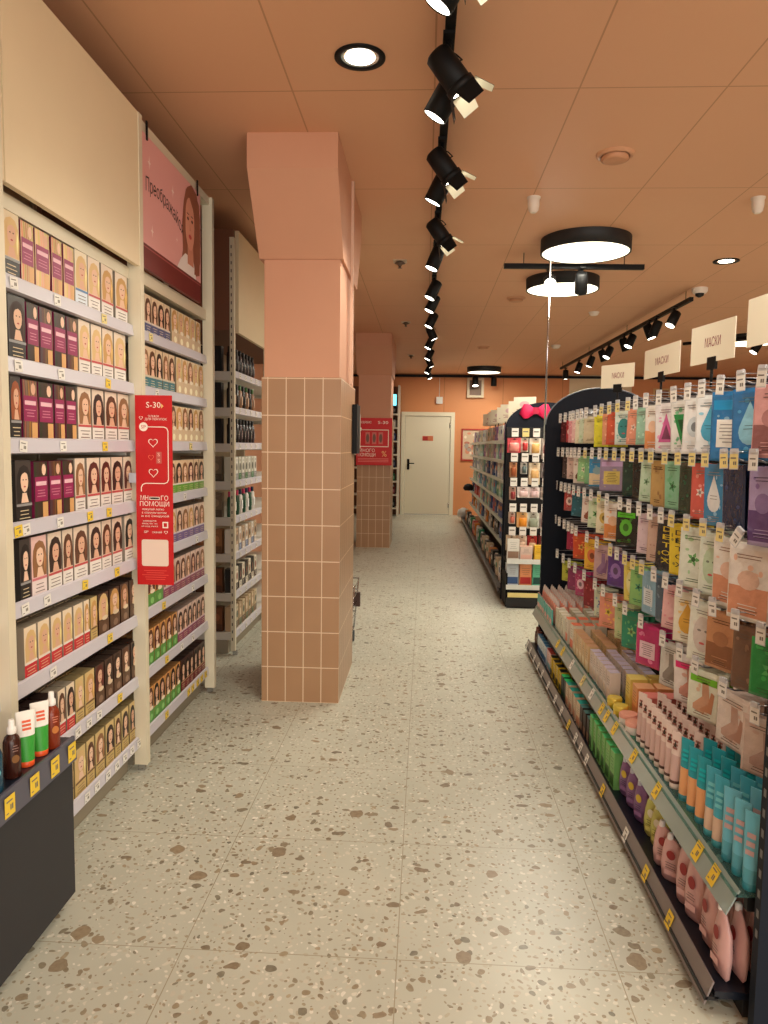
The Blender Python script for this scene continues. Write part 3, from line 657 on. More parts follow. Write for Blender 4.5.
# ------------------------------------------------------------------ low black display at the left
t = tag(empty('low_display', (-1.04, 1.60, 0)), 'low matte black display cabinet with yellow price tags in left foreground', 'display')
BD = vary(M((44, 44, 48), .6, name='matte_black_board'), .08)
b = MB(); b.box((-.125, -.8, .04), (0, .495, .455), BD); b.box((-.12, -.78, 0), (-.06, .47, .04), BLK2); b.build('cabinet_body', t)
b = MB(); b.box((-.125, -.8, .50), (-.004, .498, .525), TRAY); b.build('top_tray', t)
b = MB(); b.prism([(-.004, .455), (.012, .458), (.006, .53), (-.002, .53)], 1, -.8, .5, M((84, 84, 98), .3)); rl = b.build('price_rail', t)
for q in (1.74, 1.86, 1.97, 2.07): price_tag(t, .0115, q - 1.60, .492, TAGY, 1, w=.045, h=.052)
def spray(c, lab_c, h=.155, r=.022):
    def mk():
        o = empty('spray_bottle'); b = MB(); b.lathe([(r * .9, 0), (r, .004), (r, h * .62), (r * .8, h * .7), (r * .45, h * .75), (r * .42, h * .78)], M(c, .25), 20)
        b.ell(0, h * .35, r * .45, r * .5, -r * 1.01, M(lab_c, .4)); lines(b, -r * .4, r * .4, h * .57, 3, .007, -r * 1.02, M(tuple(min(255, v + 90) for v in c), .5))
        b.build('bottle_body', o)
        b = MB(); b.lathe([(r * .5, h * .76), (r * .55, h * .78), (r * .55, h * .86), (r * .36, h * .88), (r * .36, h * .97), (r * .3, h)], WHITE, 14); b.build('spray_cap', o)
        return o
    return mk
def sq_tube(stripe, w=.05, h=.15, capc=(226, 90, 40), bodyc=(240, 238, 230), hi=None, capon='bottom', mid=None, tri=False):
    """squeeze tube standing on its cap; crimped flat at the top"""
    def mk():
        o = empty('squeeze_tube'); b = MB(); r = w * .40; hc = h * .1
        lv = [(hc, 0), (hc + (h - hc) * .42, .42), (hc + (h - hc) * .56, .56), (h * .97, .97), (h, 1)]
        def sec(z):
            k = (z - hc) / (h - hc); return (z, r + (w / 2 - r) * k, max(.0015, r * (1 - k) ** .8))
        n1 = sec(hc); cut = hc + (h - hc) * (.5 if mid is None else mid)
        zs = [hc + (cut - hc) * i / 4 for i in range(5)]; b.loft([sec(z) for z in zs], M(stripe, .35), 18)
        zs = [cut + (h - cut) * i / 5 for i in range(6)]; b.loft([sec(z) for z in zs], M(bodyc, .35), 18)
        # printed panel following the face
        def fy(z): return -sec(z)[2] - .0012
        P = M(hi or (214, 90, 60), .4)
        za, zb = cut + (h - cut) * .25, cut + (h - cut) * .7
        for i in range(3):
            z0 = za + (zb - za) * i / 3; z1q = z0 + (zb - za) * .2
            b.poly([(-w * .22, fy(z0), z0), (w * .22, fy(z0), z0), (w * .22, fy(z1q), z1q), (-w * .22, fy(z1q), z1q)], P)
        if tri:
            z0 = cut + (h - cut) * .35; b.poly([(-w * .16, fy(z0) - .001, z0), (w * .16, fy(z0) - .001, z0), (0, fy(z0 + .03) - .001, z0 + .022)], M((60, 50, 40), .4))
        if tri: b.loft([(hc, r * 1.01, r * 1.01), (hc + h * .05, r * 1.02, sec(hc + h * .05)[2] * 1.02)], M((92, 62, 56), .4), 18)
        b.build('tube_body', o)
        b = MB(); b.lathe([(r * .96, 0), (r, .003), (r, hc), (r * .9, hc + .001)], M(capc, .35), 18); b.build('cap', o)
        return o
    return mk
LZ = .526
def atz(x, y, z): return on(2, z, x, y)
for lab, mk, key, (px, py), dx in (
    ('teal spray bottle with white cap, cut by the left edge, on the black display', spray((30, 70, 90), (90, 160, 180)), 'sp1', (-6, 796), 0),
    ('dark brown spray bottle with white cap standing on the black display', spray((58, 26, 18), (130, 90, 50)), 'sp2', (13, 780), 0),
    ('amber spray bottle with white cap next to the second orange and green tube', spray((128, 46, 20), (196, 120, 60), .165), 'sp3', (53, 750), 0)):
    p = atz(px, py, LZ); put(key, mk, (p.x - .012, p.y + .02, LZ), .9, lab, 'bottle', 'bottles on the black display')
for lab, key, (px, py), tw in (('white, green and orange squeeze tube beside the dark brown spray bottle', 'tb1', (27, 768), 0), ('white, green and orange squeeze tube leaning beside the amber spray bottle', 'tb1', (41, 757), .1)):
    p = atz(px, py, LZ); o = put(key, sq_tube((60, 160, 60), .052, .152, (232, 90, 40), (244, 242, 234), (226, 96, 60)), (p.x - .012, p.y + .02, LZ), .8, lab, 'tube', 'squeeze tubes on the black display')

# ------------------------------------------------------------------ main right gondola
GX = .745; GY0, GY1 = 1.78, 5.10; XB = 1.16
g = tag(empty('pegboard_gondola', (XB, (GY0 + GY1) / 2, 0)), 'navy arched pegboard display unit full of face masks on the right', 'display unit')
T = Matrix.Translation((-XB, -(GY0 + GY1) / 2, 0)); GL_ = (GY0 + GY1) / 2
b = MB(T); b.box((XB, GY0, .02), (XB + .03, GY1, 1.66), NAVY)
for i in range(33): b.box((XB - .001, GY0, .12 + i * .046), (XB, GY1, .124 + i * .046), BLACK)
b.build('back_panel', g)
def arch(xc, hw, zs, zt, n=24):
    return [(xc + hw, .0), (xc + hw, zs)] + [(xc + hw * math.cos(PI * i / n), zs + (zt - zs) * math.sin(PI * i / n)) for i in range(1, n)] + [(xc - hw, zs), (xc - hw, 0)]
for ya, yb in ((GY1 + .012, GY1 + .042), (GY0 - .07, GY0 - .04)):
    b = MB(T); b.prism(arch(1.19, .375, 1.57, 1.82), 1, ya, yb, NAVY)
    pa = arch(1.19, .376, 1.57, 1.821)[1:-1]; b.tube([(p[0], ya - .001, p[1]) for p in pa], .004, M((120, 130, 140), .4))
    e = b.build('end_panel', g)
    b = MB(T)
    for k in range(26): b.box((.8148, ya + .008, .25 + k * .05), (.8165, ya + .02, .27 + k * .05), M((120, 120, 120), .5))
    b.build('slot_strip', e)
b = MB(T); b.box((GX + .005, GY0, .045), (XB, GY1, .065), TRAY); b.box((.82, GY0, 0), (XB, GY1, .045), BLK2); bs = b.build('base_shelf', g)
b = MB(T); b.prism([(.723, .03), (.727, .028), (.748, .088), (.744, .09)], 1, GY0, GY1, M((128, 118, 116), .3)); b.box((.725, GY0, .04), (.76, GY1, .05), BLK2); b.build('price_rail', bs)
for (px, py, k) in ((528, 640, 'w'), (531, 647, 'w'), (535, 655, 'w'), (539, 662, 'w'), (543, 670, 'w'), (549, 682, 'w'), (556, 697, 'w'), (562, 712, 'w'), (569, 731, 'y'), (576, 744, 'w'), (581, 755, 'w'), (587, 767, 'w'), (603, 797, 'y'), (626, 842, 'w'), (646, 881, 'y'), (670, 927, 'y')):
    p = on(0, .734, px, py); price_tag(bs, .7305 - XB, p.y - GL_, .06, {'w': TAGW, 'y': TAGY}[k], -1, w=.04, h=.045, tilt=-.33, rot=.0)
GS = .322
GLASS = M((120, 170, 168), .15, name='green_tinted_glass', trans=.0); 
GT = M((150, 205, 200), .05, trans=.85, name='clear_acrylic')
b = MB(T); b.box((.785, GY0, GS - .008), (1.10, GY1, GS), GT); gs = b.build('glass_shelf', g)
b = MB(T)
for yy in (GY0 + .02, (GY0 + GY1) / 2, GY1 - .02):
    b = MB(T); b.box((.82, yy - .01, GS - .05), (XB, yy + .01, GS - .009), BLK2); b.build('bracket', gs)
b = MB(T); b.prism([(.764, .268), (.767, .266), (.798, .330), (.795, .334)], 1, GY0, GY1, M((186, 204, 200), .15, trans=.45)); b.build('price_rail', gs)
for (px, py, k) in ((558, 650, 'y'), (563, 657, 'y'), (583, 686, 'p'), (602, 712, 'y'), (607, 721, 'y'), (615, 735, 'y'), (634, 762, 'y'), (657, 798, 'y'), (698, 857, 'y'), (714, 882, 'y'), (592, 700, 'w'), (572, 672, 'w')):
    p = on(0, .78, px, py); price_tag(gs, .7775 - XB, p.y - GL_, .302, {'w': TAGW, 'y': TAGY, 'p': TAGP}[k], -1, w=.042, h=.05, tilt=-.46)
# rear side hooks seen over the top
b = MB(T)
for i in range(10):
    y_ = 2.0 + i * .3; b.tube([(XB + .03, y_, 1.60), (XB + .26, y_, 1.63)], .004, WHITE); b.box((XB + .25, y_ - .02, 1.60), (XB + .252, y_ + .02, 1.65), WHITE)
b.tube([(XB + .2, GY0, 1.655), (XB + .2, GY1, 1.655)], .006, WHITE)
b.build('rear_hook_rail', g)

# ---- sachets: origin at top centre, front = -Y
def sachet(c, motif='plain', c2=(255, 255, 255), c3=None, w=.12, h=.155, t=.006, header=None):
    def mk():
        b = MB(); mt = MS(c); e = .008
        P = [(-w / 2, -h), (w / 2, -h), (w / 2, 0), (-w / 2, 0)]; Q = [(-w / 2 + e, -h + e), (w / 2 - e, -h + e), (w / 2 - e, -e * 1.6), (-w / 2 + e, -e * 1.6)]
        vs = [(x, -.0008, z) for x, z in P] + [(x, -t / 2 - .0008, z) for x, z in Q] + [(x, .0008, z) for x, z in P] + [(x, t / 2 + .0008, z) for x, z in Q]
        fs = [(4, 5, 6, 7)] + [(i, (i + 1) % 4, 4 + (i + 1) % 4, 4 + i) for i in range(4)] + [(11, 10, 9, 8)[::1]] + [(8 + i, 12 + i, 12 + (i + 1) % 4, 8 + (i + 1) % 4) for i in range(4)] + [(i, 8 + i, 8 + (i + 1) % 4, (i + 1) % 4) for i in range(4)]
        fs[5] = (15, 14, 13, 12)
        b.add(vs, fs, mt)
        y = -t / 2 - .0012; A = MS(c2); D = MS(c3 or tuple(max(0, int(v * .6)) for v in c2)); AV = MS(tuple(int(p * .5 + q * .5) for p, q in zip(c, c2))); cz = -h * .52
        if header: b.rect(-w * .42, -h * .26, w * .42, -h * .12, y, M(header, .35))
        b.ell(0, -.010, .009, .0035, -.0016, BLK2, 8)
        if motif == 'tri': b.fr([(-w * .34, cz + h * .26), (w * .34, cz + h * .26), (0, cz - h * .32)], y, A); b.fr([(-w * .16, cz + h * .16), (w * .16, cz + h * .16), (0, cz - h * .1)], y - .0003, D)
        elif motif == 'triup': b.fr([(-w * .34, cz - h * .26), (w * .34, cz - h * .26), (0, cz + h * .32)], y, A); b.fr([(-w * .2, cz - h * .2), (w * .2, cz - h * .2), (0, cz + h * .1)], y - .0003, D)
        elif motif == 'drop': b.fr([(0, cz + h * .34)] + [(w * .3 * math.cos(a), cz - h * .08 + w * .3 * math.sin(a)) for a in [.5 - i * .45 for i in range(10)]], y, A); lines(b, -w * .2, w * .2, cz, 2, .01, y - .0003, D)
        elif motif == 'circle': b.ell(0, cz, w * .3, w * .3, y, A); b.ell(0, cz, w * .14, w * .14, y - .0003, D)
        elif motif == 'face':
            b.ell(0, cz, w * .32, h * .3, y, A)
            for ex in (-.12, .12): b.ell(ex * w, cz + h * .06, w * .07, h * .02, y - .0003, D, 8)
            b.ell(0, cz - h * .15, w * .1, h * .02, y - .0003, M((200, 90, 90), .4), 8)
        elif motif == 'foot': b.fr([(-w * .30, cz - h * .30), (w * .05, cz - h * .36), (w * .22, cz - h * .05), (w * .16, cz + h * .3), (-w * .04, cz + h * .3), (-w * .02, cz), (-w * .3, cz - h * .2)], y, A); b.fr([(-w * .1, cz - h * .28), (w * .3, cz - h * .30), (w * .36, cz + h * .1), (w * .26, cz + h * .14), (w * .18, cz - h * .12)], y - .0003, M(tuple(max(0, v - 24) for v in c2), .4))
        elif motif == 'label': b.rect(-w * .32, cz - h * .28, w * .32, cz + h * .12, y, A); lines(b, -w * .26, w * .26, cz + h * .04, 6, h * .05, y - .0003, D, .003)
        elif motif == 'leaf':
            for k in range(5): a = k * 1.25; b.fr([(0, cz), (w * .12 * math.cos(a - .5), cz + w * .12 * math.sin(a - .5)), (w * .24 * math.cos(a), cz + w * .2 * math.sin(a)), (w * .12 * math.cos(a + .5), cz + w * .12 * math.sin(a + .5))], y, A)
            b.ell(0, cz, w * .07, w * .07, y - .0003, D)
        elif motif == 'detox':
            for i, ch in enumerate('DETOX'): b.text(ch, 0, -h * .22 - i * h * .155, h * .1, y, A, w * .4)
        elif motif == 'fade': b.rect(-w * .46, -h * .94, w * .46, -h * .55, y, A); b.ell(0, -h * .46, w * .26, h * .13, y - .0003, AV); lines(b, -w * .3, w * .3, -h * .8, 3, .01, y - .0005, mt)
        rs = random.Random(hash((tuple(c), tuple(c2), motif)) & 0xffff) if False else random.Random(sum(c) * 7 + sum(c2))
        for k in range(7):
            ex, ez = rs.uniform(-.36, .36) * w, rs.uniform(-.9, -.62) * h if k % 2 else rs.uniform(-.42, -.14) * h
            b.ell(ex, ez, w * rs.uniform(.03, .1), h * rs.uniform(.015, .05), y + .00005, M(tuple(int((p + q) / 2) for p, q in zip(c, c2)), .4), 8)
        if motif not in ('detox', 'label'): lines(b, -w * .34, w * .34, -h * .14, 2, .009, y - .0006, D); lines(b, -w * .3, w * .3, -h * .86, 2, .008, y - .0006, D)
        return b.build('mask_sachet')
    return mk
HOOKX = .905
def MS(rgb):
    k = ('film', tuple(rgb))
    if k in MATS: return MATS[k]
    rgb = tuple(int(v * .86 + .14 * sum(rgb) / 3) for v in rgb)
    mt = bpy.data.materials.new('foil_film'); mt.use_nodes = True; nt = mt.node_tree; b = nt.nodes['Principled BSDF']
    b.inputs['Roughness'].default_value = .22; b.inputs['Specular IOR Level'].default_value = .7
    tc = nt.nodes.new('ShaderNodeTexCoord'); n = nt.nodes.new('ShaderNodeTexNoise'); n.inputs['Scale'].default_value = 28; n.inputs['Detail'].default_value = 3
    nt.links.new(tc.outputs['Object'], n.inputs['Vector'])
    bp = nt.nodes.new('ShaderNodeBump'); bp.inputs['Strength'].default_value = .6; bp.inputs['Distance'].default_value = .006
    nt.links.new(n.outputs['Fac'], bp.inputs['Height']); nt.links.new(bp.outputs[0], b.inputs['Normal'])
    x = nt.nodes.new('ShaderNodeMix'); x.data_type = 'RGBA'; c = lin(rgb)
    x.inputs[6].default_value = tuple(v * .75 for v in c[:3]) + (1,); x.inputs[7].default_value = tuple(min(1, v * 1.2 + .01) for v in c[:3]) + (1,)
    n2 = nt.nodes.new('ShaderNodeTexNoise'); n2.inputs['Scale'].default_value = 16; n2.inputs['Detail'].default_value = 5; nt.links.new(tc.outputs['Object'], n2.inputs['Vector'])
    nt.links.new(n2.outputs['Fac'], x.inputs[0]); nt.links.new(x.outputs[2], b.inputs['Base Color'])
    MATS[k] = mt; return mt
def hook(parent, y, ztag, tagm, skew=0, wide=.031):
    b = MB(T); z = ztag - .03
    b.tube([(XB, y, z + .004), (HOOKX + .03, y, z), (HOOKX + .008, y, z + .008)], .0028, WIRE); b.tube([(XB, y, z + .03), (HOOKX - .002, y, z + .028)], .0018, WIRE)
    b.box((XB - .012, y - .02, z - .01), (XB, y + .02, z + .04), BLK2)
    h = b.build('hook', parent)
    key = ('ht', tagm.name, wide)
    if key not in PROTO:
        q = MB(); q.box((-wide / 2, -.001, -.05), (wide / 2, .001, -.008), tagm); q.box((-wide / 2 - .0015, -.0005, -.053), (wide / 2 + .0015, .0005, .004), M((214, 216, 218), .2)); q.box((-.012, -.004, -.002), (.012, .004, .008), M((200, 200, 204), .3))
        q.rect(-wide * .38, -.022, wide * .3, -.018, -.0014, INK); q.rect(-wide * .05, -.040, wide * .12, -.030, -.0014, INK); q.rect(wide * .18, -.040, wide * .34, -.030, -.0014, INK)
        o_ = q.build('price_tag'); PROTO[key] = o_.data; bpy.data.objects.remove(o_)
    o = bpy.data.objects.new('price_tag', PROTO[key]); col.objects.link(o); o.parent = h
    o.location = (HOOKX - .004 - XB, y - GL_, ztag); o.rotation_euler = (0, skew, -PI / 2 + .35)
    return h
rr = random.Random(11)
RZT = [1.635, 1.41, 1.185, .95, .73]
RN = ['top', 'second', 'third', 'fourth', 'lowest']
W, Y_, P_ = TAGW, TAGY, TAGP
# (pixel of tag, tag material, colour word, body rgb, motif, c2, w, h, count, header)
G = [
 [(561, W, 'dark red', (96, 22, 28), 'plain', (190, 60, 60), .07, .14, 3, None), (566, W, 'red', (196, 40, 50), 'circle', (240, 200, 190), .07, .14, 3, None), (571, W, 'pink', (232, 150, 160), 'plain', (250, 220, 220), .10, .145, 4, None),
  (574, W, 'pale pink', (240, 190, 186), 'leaf', (250, 240, 230), .10, .145, 3, None), (578, W, 'cream', (236, 226, 196), 'plain', (200, 180, 140), .11, .15, 4, None), (582, W, 'pale green', (206, 222, 190), 'leaf', (150, 190, 130), .11, .15, 3, None),
  (587, W, 'beige', (214, 200, 164), 'plain', (160, 140, 100), .12, .15, 5, None), (596, W, 'yellow', (234, 228, 40), 'plain', (150, 160, 20), .085, .17, 5, None), (602.5, P_, 'peach', (240, 160, 120), 'plain', (250, 220, 200), .08, .16, 4, None),
  (610, P_, 'orange red', (214, 80, 50), 'plain', (250, 190, 160), .10, .16, 5, None), (618.5, P_, 'teal patterned', (210, 226, 216), 'face', (40, 140, 140), .115, .16, 3, None), (629, P_, 'coral', (236, 150, 120), 'leaf', (250, 210, 190), .085, .16, 3, None),
  (636.5, W, 'mint', (150, 206, 180), 'plain', (230, 240, 230), .085, .16, 4, None), (647, W, 'white and peach', (238, 234, 226), 'fade', (240, 150, 90), .10, .19, 3, None), (660, W, 'white with pink triangle', (240, 232, 234), 'triup', (220, 90, 160), .125, .195, 3, None),
  (674.5, W, 'white with green triangle', (234, 238, 232), 'tri', (20, 150, 70), .125, .195, 3, None), (689, W, 'white with grey ring', (236, 240, 240), 'circle', (200, 214, 222), .12, .195, 3, None), (703, W, 'white with blue drop', (232, 240, 244), 'drop', (60, 170, 210), .12, .195, 3, None),
  (722, W, 'blue with white label', (18, 120, 190), 'label', (236, 234, 226), .145, .215, 4, (30, 150, 210)), (742, W, 'blue with pale drop', (20, 116, 186), 'drop', (130, 200, 226), .13, .21, 4, None), (764, W, 'pink', (226, 160, 160), 'fade', (150, 90, 90), .12, .2, 3, None)],
 [(559, W, None), (563.5, W, 'dark', (70, 44, 40), 'plain', (190, 150, 140), .09, .15, 2, None), (568, W, 'blush', (222, 190, 180), 'plain', (110, 70, 60), .08, .15, 3, None), (572, W, None), (575.5, W, 'white and brown', (230, 214, 200), 'foot', (120, 70, 50), .10, .165, 3, None),
  (580, W, 'pale green', (150, 210, 140), 'leaf', (240, 240, 200), .10, .15, 3, None), (586, P_, 'green', (120, 190, 130), 'plain', (230, 240, 210), .10, .155, 4, None), (593, W, 'blue and cream', (40, 140, 200), 'fade', (220, 200, 160), .135, .16, 4, None), (600.5, W, None), (607, P_, 'lilac and gold', (150, 130, 160), 'label', (216, 190, 90), .155, .165, 4, (190, 160, 200)),
  (615.5, P_, None), (624, P_, 'dark green', (20, 60, 50), 'plain', (80, 140, 100), .09, .17, 5, None), (633, P_, 'black', (26, 30, 32), 'plain', (90, 110, 100), .08, .17, 5, None), (642, P_, 'pale green', (190, 220, 190), 'leaf', (120, 170, 120), .085, .175, 2, None), (652, P_, 'gold and brown', (200, 160, 90), 'plain', (110, 70, 40), .08, .185, 4, None),
  (666, P_, 'mint green', (130, 200, 160), 'leaf', (60, 150, 90), .115, .18, 6, None), (679, P_, 'dark green', (22, 56, 44), 'plain', (70, 130, 90), .09, .185, 6, None), (693.5, P_, 'red and white', (226, 90, 76), 'leaf', (240, 220, 210), .09, .19, 2, None), (706.5, P_, 'blue', (40, 140, 200), 'drop', (230, 240, 245), .12, .2, 6, None), (725, P_, 'navy', (20, 44, 84), 'plain', (60, 90, 140), .12, .2, 7, None), (735.5, P_, None), (755, W, 'lilac', (170, 150, 200), 'fade', (100, 66, 130), .12, .22, 7, None)],
 [(557, W, None), (562, W, None), (566, W, 'red', (190, 60, 60), 'circle', (240, 200, 190), .09, .13, 3, None), (570, W, None), (574.5, W, 'teal', (20, 100, 120), 'plain', (60, 150, 170), .105, .14, 3, None), (579.5, W, None), (585, W, 'white and brown', (230, 214, 204), 'foot', (150, 80, 60), .105, .15, 3, None),
  (592, W, 'green and white', (206, 226, 190), 'leaf', (90, 170, 90), .11, .16, 3, None), (600, P_, 'cream', (236, 226, 190), 'circle', (214, 180, 80), .1, .17, 3, None), (608, W, 'white and orange', (238, 228, 216), 'fade', (230, 140, 70), .12, .185, 3, None), (621, W, 'black and green', (22, 30, 26), 'circle', (96, 200, 50), .13, .175, 4, (96, 200, 50)), (630, W, None),
  (640, W, 'lavender and white', (224, 200, 210), 'plain', (150, 110, 140), .085, .17, 3, None), (651, W, 'tan', (206, 170, 150), 'plain', (130, 90, 80), .09, .18, 4, None), (662, W, 'black detox', (40, 40, 40), 'detox', (236, 206, 40), .11, .195, 3, None), (673, P_, 'yellow', (240, 210, 40), 'detox', (50, 50, 40), .1, .19, 4, None), (688, P_, 'white and green', (226, 234, 216), 'leaf', (110, 180, 100), .125, .205, 5, None),
  (704.5, P_, 'white and pale green', (224, 236, 220), 'face', (190, 216, 180), .1, .2, 3, None), (722, P_, 'white and peach', (238, 232, 222), 'fade', (226, 150, 110), .145, .21, 3, None), (742, W, 'white and orange', (238, 230, 220), 'fade', (226, 150, 110), .15, .22, 4, None)],
 [(556, W, None), (560, W, None), (565, W, None), (569, W, 'crimson', (176, 24, 70), 'plain', (230, 120, 150), .10, .13, 3, None), (573, W, None), (577, W, 'orange red', (226, 80, 40), 'leaf', (250, 180, 80), .12, .15, 4, None), (588, W, 'yellow', (244, 190, 50), 'circle', (226, 110, 60), .125, .165, 3, None), (598, W, 'lilac and tan', (200, 160, 160), 'foot', (150, 110, 150), .115, .17, 3, None),
  (611.5, P_, 'purple', (90, 50, 140), 'circle', (150, 110, 190), .125, .16, 3, None), (618, W, None), (626, P_, 'yellow cartoon', (240, 220, 90), 'face', (250, 240, 160), .12, .18, 4, None), (634, P_, 'light green', (140, 200, 110), 'leaf', (70, 150, 110), .1, .17, 4, None), (643, P_, 'light blue', (130, 180, 210), 'label', (220, 230, 235), .12, .175, 6, None), (655, W, 'slate blue', (60, 90, 120), 'plain', (120, 150, 180), .1, .175, 6, None),
  (667, W, 'pink', (236, 180, 180), 'plain', (200, 100, 120), .09, .165, 3, None), (681, W, 'white with honey drop', (238, 230, 206), 'drop', (230, 170, 50), .12, .175, 4, None), (698, W, 'white face', (232, 236, 220), 'face', (214, 200, 190), .12, .2, 3, None), (714, W, 'orange and brown', (206, 140, 90), 'fade', (150, 90, 50), .12, .18, 4, None), (737, W, 'brown', (120, 84, 60), 'plain', (180, 150, 120), .08, .19, 3, None), (763, W, 'green pretzel', (40, 160, 70), 'leaf', (90, 200, 100), .12, .16, 4, None)],
 [(554, W, None), (558, W, None), (564, W, 'yellow green', (200, 206, 60), 'leaf', (120, 150, 40), .095, .13, 3, None), (570, W, 'plum', (150, 50, 100), 'plain', (220, 140, 170), .1, .15, 3, None), (576, W, 'magenta', (190, 50, 110), 'circle', (240, 190, 210), .1, .15, 3, None), (585, W, 'dark red', (150, 24, 40), 'plain', (220, 90, 90), .1, .16, 4, None), (596, W, 'pale green', (206, 220, 196), 'leaf', (60, 120, 180), .105, .16, 3, None),
  (604, W, 'pink and orange', (240, 150, 120), 'leaf', (240, 210, 60), .12, .17, 4, None), (616, W, 'green', (200, 214, 150), 'plain', (70, 150, 80), .1, .17, 4, None), (626, W, 'emerald', (40, 150, 110), 'leaf', (150, 210, 120), .12, .165, 5, None), (642, W, 'magenta and white', (206, 40, 110), 'label', (240, 200, 214), .135, .17, 5, None), (664, W, 'grey white', (206, 204, 196), 'foot', (150, 140, 130), .11, .165, 4, None),
  (681, W, 'white foot with pink dot', (238, 226, 220), 'foot', (214, 140, 120), .13, .165, 4, (232, 40, 120)), (697, W, 'white foot with green', (232, 238, 214), 'foot', (222, 160, 120), .13, .165, 4, (120, 200, 40)), (725, W, 'beige feet', (230, 214, 204), 'foot', (206, 160, 140), .15, .165, 6, None), (757, W, 'blush beige', (216, 190, 176), 'foot', (190, 150, 136), .14, .165, 4, None)],
]
for r, items in enumerate(G):
    seen = 0
    for n, it in enumerate(items):
        px, tm = it[0], it[1]
        zt = RZT[r]; py = {0: lambda x: 415 + (372 - 415) * (x - 561) / 204, 1: lambda x: 448 + (x - 558) * .04, 2: lambda x: 480 + (x - 557) * .268, 3: lambda x: 512 + (x - 556) * .522, 4: lambda x: 543 + (x - 554) * .774}[r](px)
        yh = on(0, HOOKX, px, py).y
        near = max(0, (3.4 - yh) / 1.5)
        hook(g, yh, zt, tm, skew=rr.uniform(-.07, .07) if not (r == 2 and n == len(items) - 1) else .6)
        if it[2] is None: continue
        _, _, cw, c, mo, c2, w, h, cnt, hd = it
        hs = {0: 1.0, 1: 1.0, 2: .98, 3: 1, 4: 1}[r]; zp = zt - .042
        th = math.radians(rr.uniform(28, 44) if px < 610 else (rr.uniform(9, 16) if cnt >= 6 else rr.uniform(20, 34)))
        for k in range(cnt):
            stack = k > 0
            key = ('sach', r, n)
            dth = th + rr.uniform(-.03, .03)
            x = HOOKX + .03 + (.026 if cnt < 6 else .02) * k
            lab = f'{cw} face mask sachet, foremost on {ORD[n]} hook, {RN[r]} row' if not stack else f'{cw} mask sachet behind the front one, {ORD[n]} hook, {RN[r]} row'
            o = put(key, sachet(c, mo, c2, None, w, h, header=hd), (x, yh + rr.uniform(-.004, .004), zp), dth - PI / 2, lab, 'face mask', f'{cw} face masks on the {ORD[n]} hook of the {RN[r]} row', tilt=(rr.uniform(-.03, .05), rr.uniform(-.03, .03)))
# dark carton sleeve beside the white and orange mask
b = MB(); b.box((0, 0, -.21), (.17, .09, 0), M((40, 42, 46), .5)); b.box((.0, .0, 0), (.17, .09, .001), M((206, 190, 180), .5))
tag(b.build('display_sleeve', None, (.95, 1.93, 1.135)), 'dark grey cardboard sleeve hanging at the right edge in the third row', 'box')

# ---- hanging word signs above the unit
SIGNW = M((246, 238, 214), .5, name='sign_card'); SR = M((150, 36, 56), .5, name='dark_red_print')
def sign(p0, p1, zt, zb, lab):
    a, c = Vector((p0[0], p0[1], 0)), Vector((p1[0], p1[1], 0)); L_ = (c - a).length; ang = math.atan2(c.y - a.y, c.x - a.x)
    o = tag(empty('topper_sign', (a.x, a.y, zb), ang), lab, 'sign', 'word signs above the mask display'); hh = zt - zb
    b = MB(); b.box((0, -.002, 0), (L_, .002, hh), SIGNW); b.text('МАСКИ', L_ * .52, hh * .4, hh * .24, -.0026, SR, L_ * .36); b.build('sign_card', o)
    b = MB(); b.box((L_ * .52 - .03, -.006, -.03), (L_ * .52 + .03, .006, .02), BLACK); b.tube([(L_ * .52, .0, -.02), (L_ * .52, .0, 1.665 - zb)], .006, BLACK); b.build('clip_stand', o)
sign((1.085, 4.72), (1.23, 4.52), 1.925, 1.785, 'white word sign above the arched end, farthest of the four')
sign((1.135, 3.98), (1.175, 3.56), 1.92, 1.775, 'white word sign over the mask hooks, second farthest')
sign((1.115, 3.24), (1.165, 2.92), 1.92, 1.765, 'white word sign over the mask hooks, second nearest')
sign((1.085, 2.62), (1.13, 2.22), 1.92, 1.76, 'white word sign cut off by the photo edge at right')

# ------------------------------------------------------------------ standing goods on the glass shelf and base shelf
def pink_bottle():
    o = empty('travel_bottle'); b = MB(); b.loft([(0, .022, .016), (.1, .022, .016), (.12, .012, .012)], M((236, 160, 140), .3), 12); b.build('bottle_body', o)
    b = MB(); b.lathe([(.011, .118), (.010, .14), (.003, .16)], M((226, 214, 206), .2), 10); b.build('cap', o); return o
def plain_box(c, topc, w, h, d, detail=None, name='carton_box'):
    def mk():
        b = MB(); b.box((-w / 2, -d / 2, 0), (w / 2, d / 2, h), M(c, .4)); b.rect(-w * .45, h * .08, w * .45, h * .4, -d / 2 - .0004, M(detail or topc, .4)); b.add([(-w / 2, -d / 2, h + .0003), (w / 2, -d / 2, h + .0003), (w / 2, d / 2, h + .0003), (-w / 2, d / 2, h + .0003)], [(0, 1, 2, 3)], M(topc, .4))
        lines(b, -w * .35, w * .35, h * .8, 4, h * .09, -d / 2 - .0005, M(tuple(int(v * .6) for v in c), .5))
        b.add([(-w / 2 - .0004, -d * .3, h * .3), (-w / 2 - .0004, -d * .3, h * .7), (-w / 2 - .0004, d * .3, h * .7), (-w / 2 - .0004, d * .3, h * .3)], [(0, 1, 2, 3)], M(detail or topc, .4))
        return b.build(name)
    return mk
FZ = GS
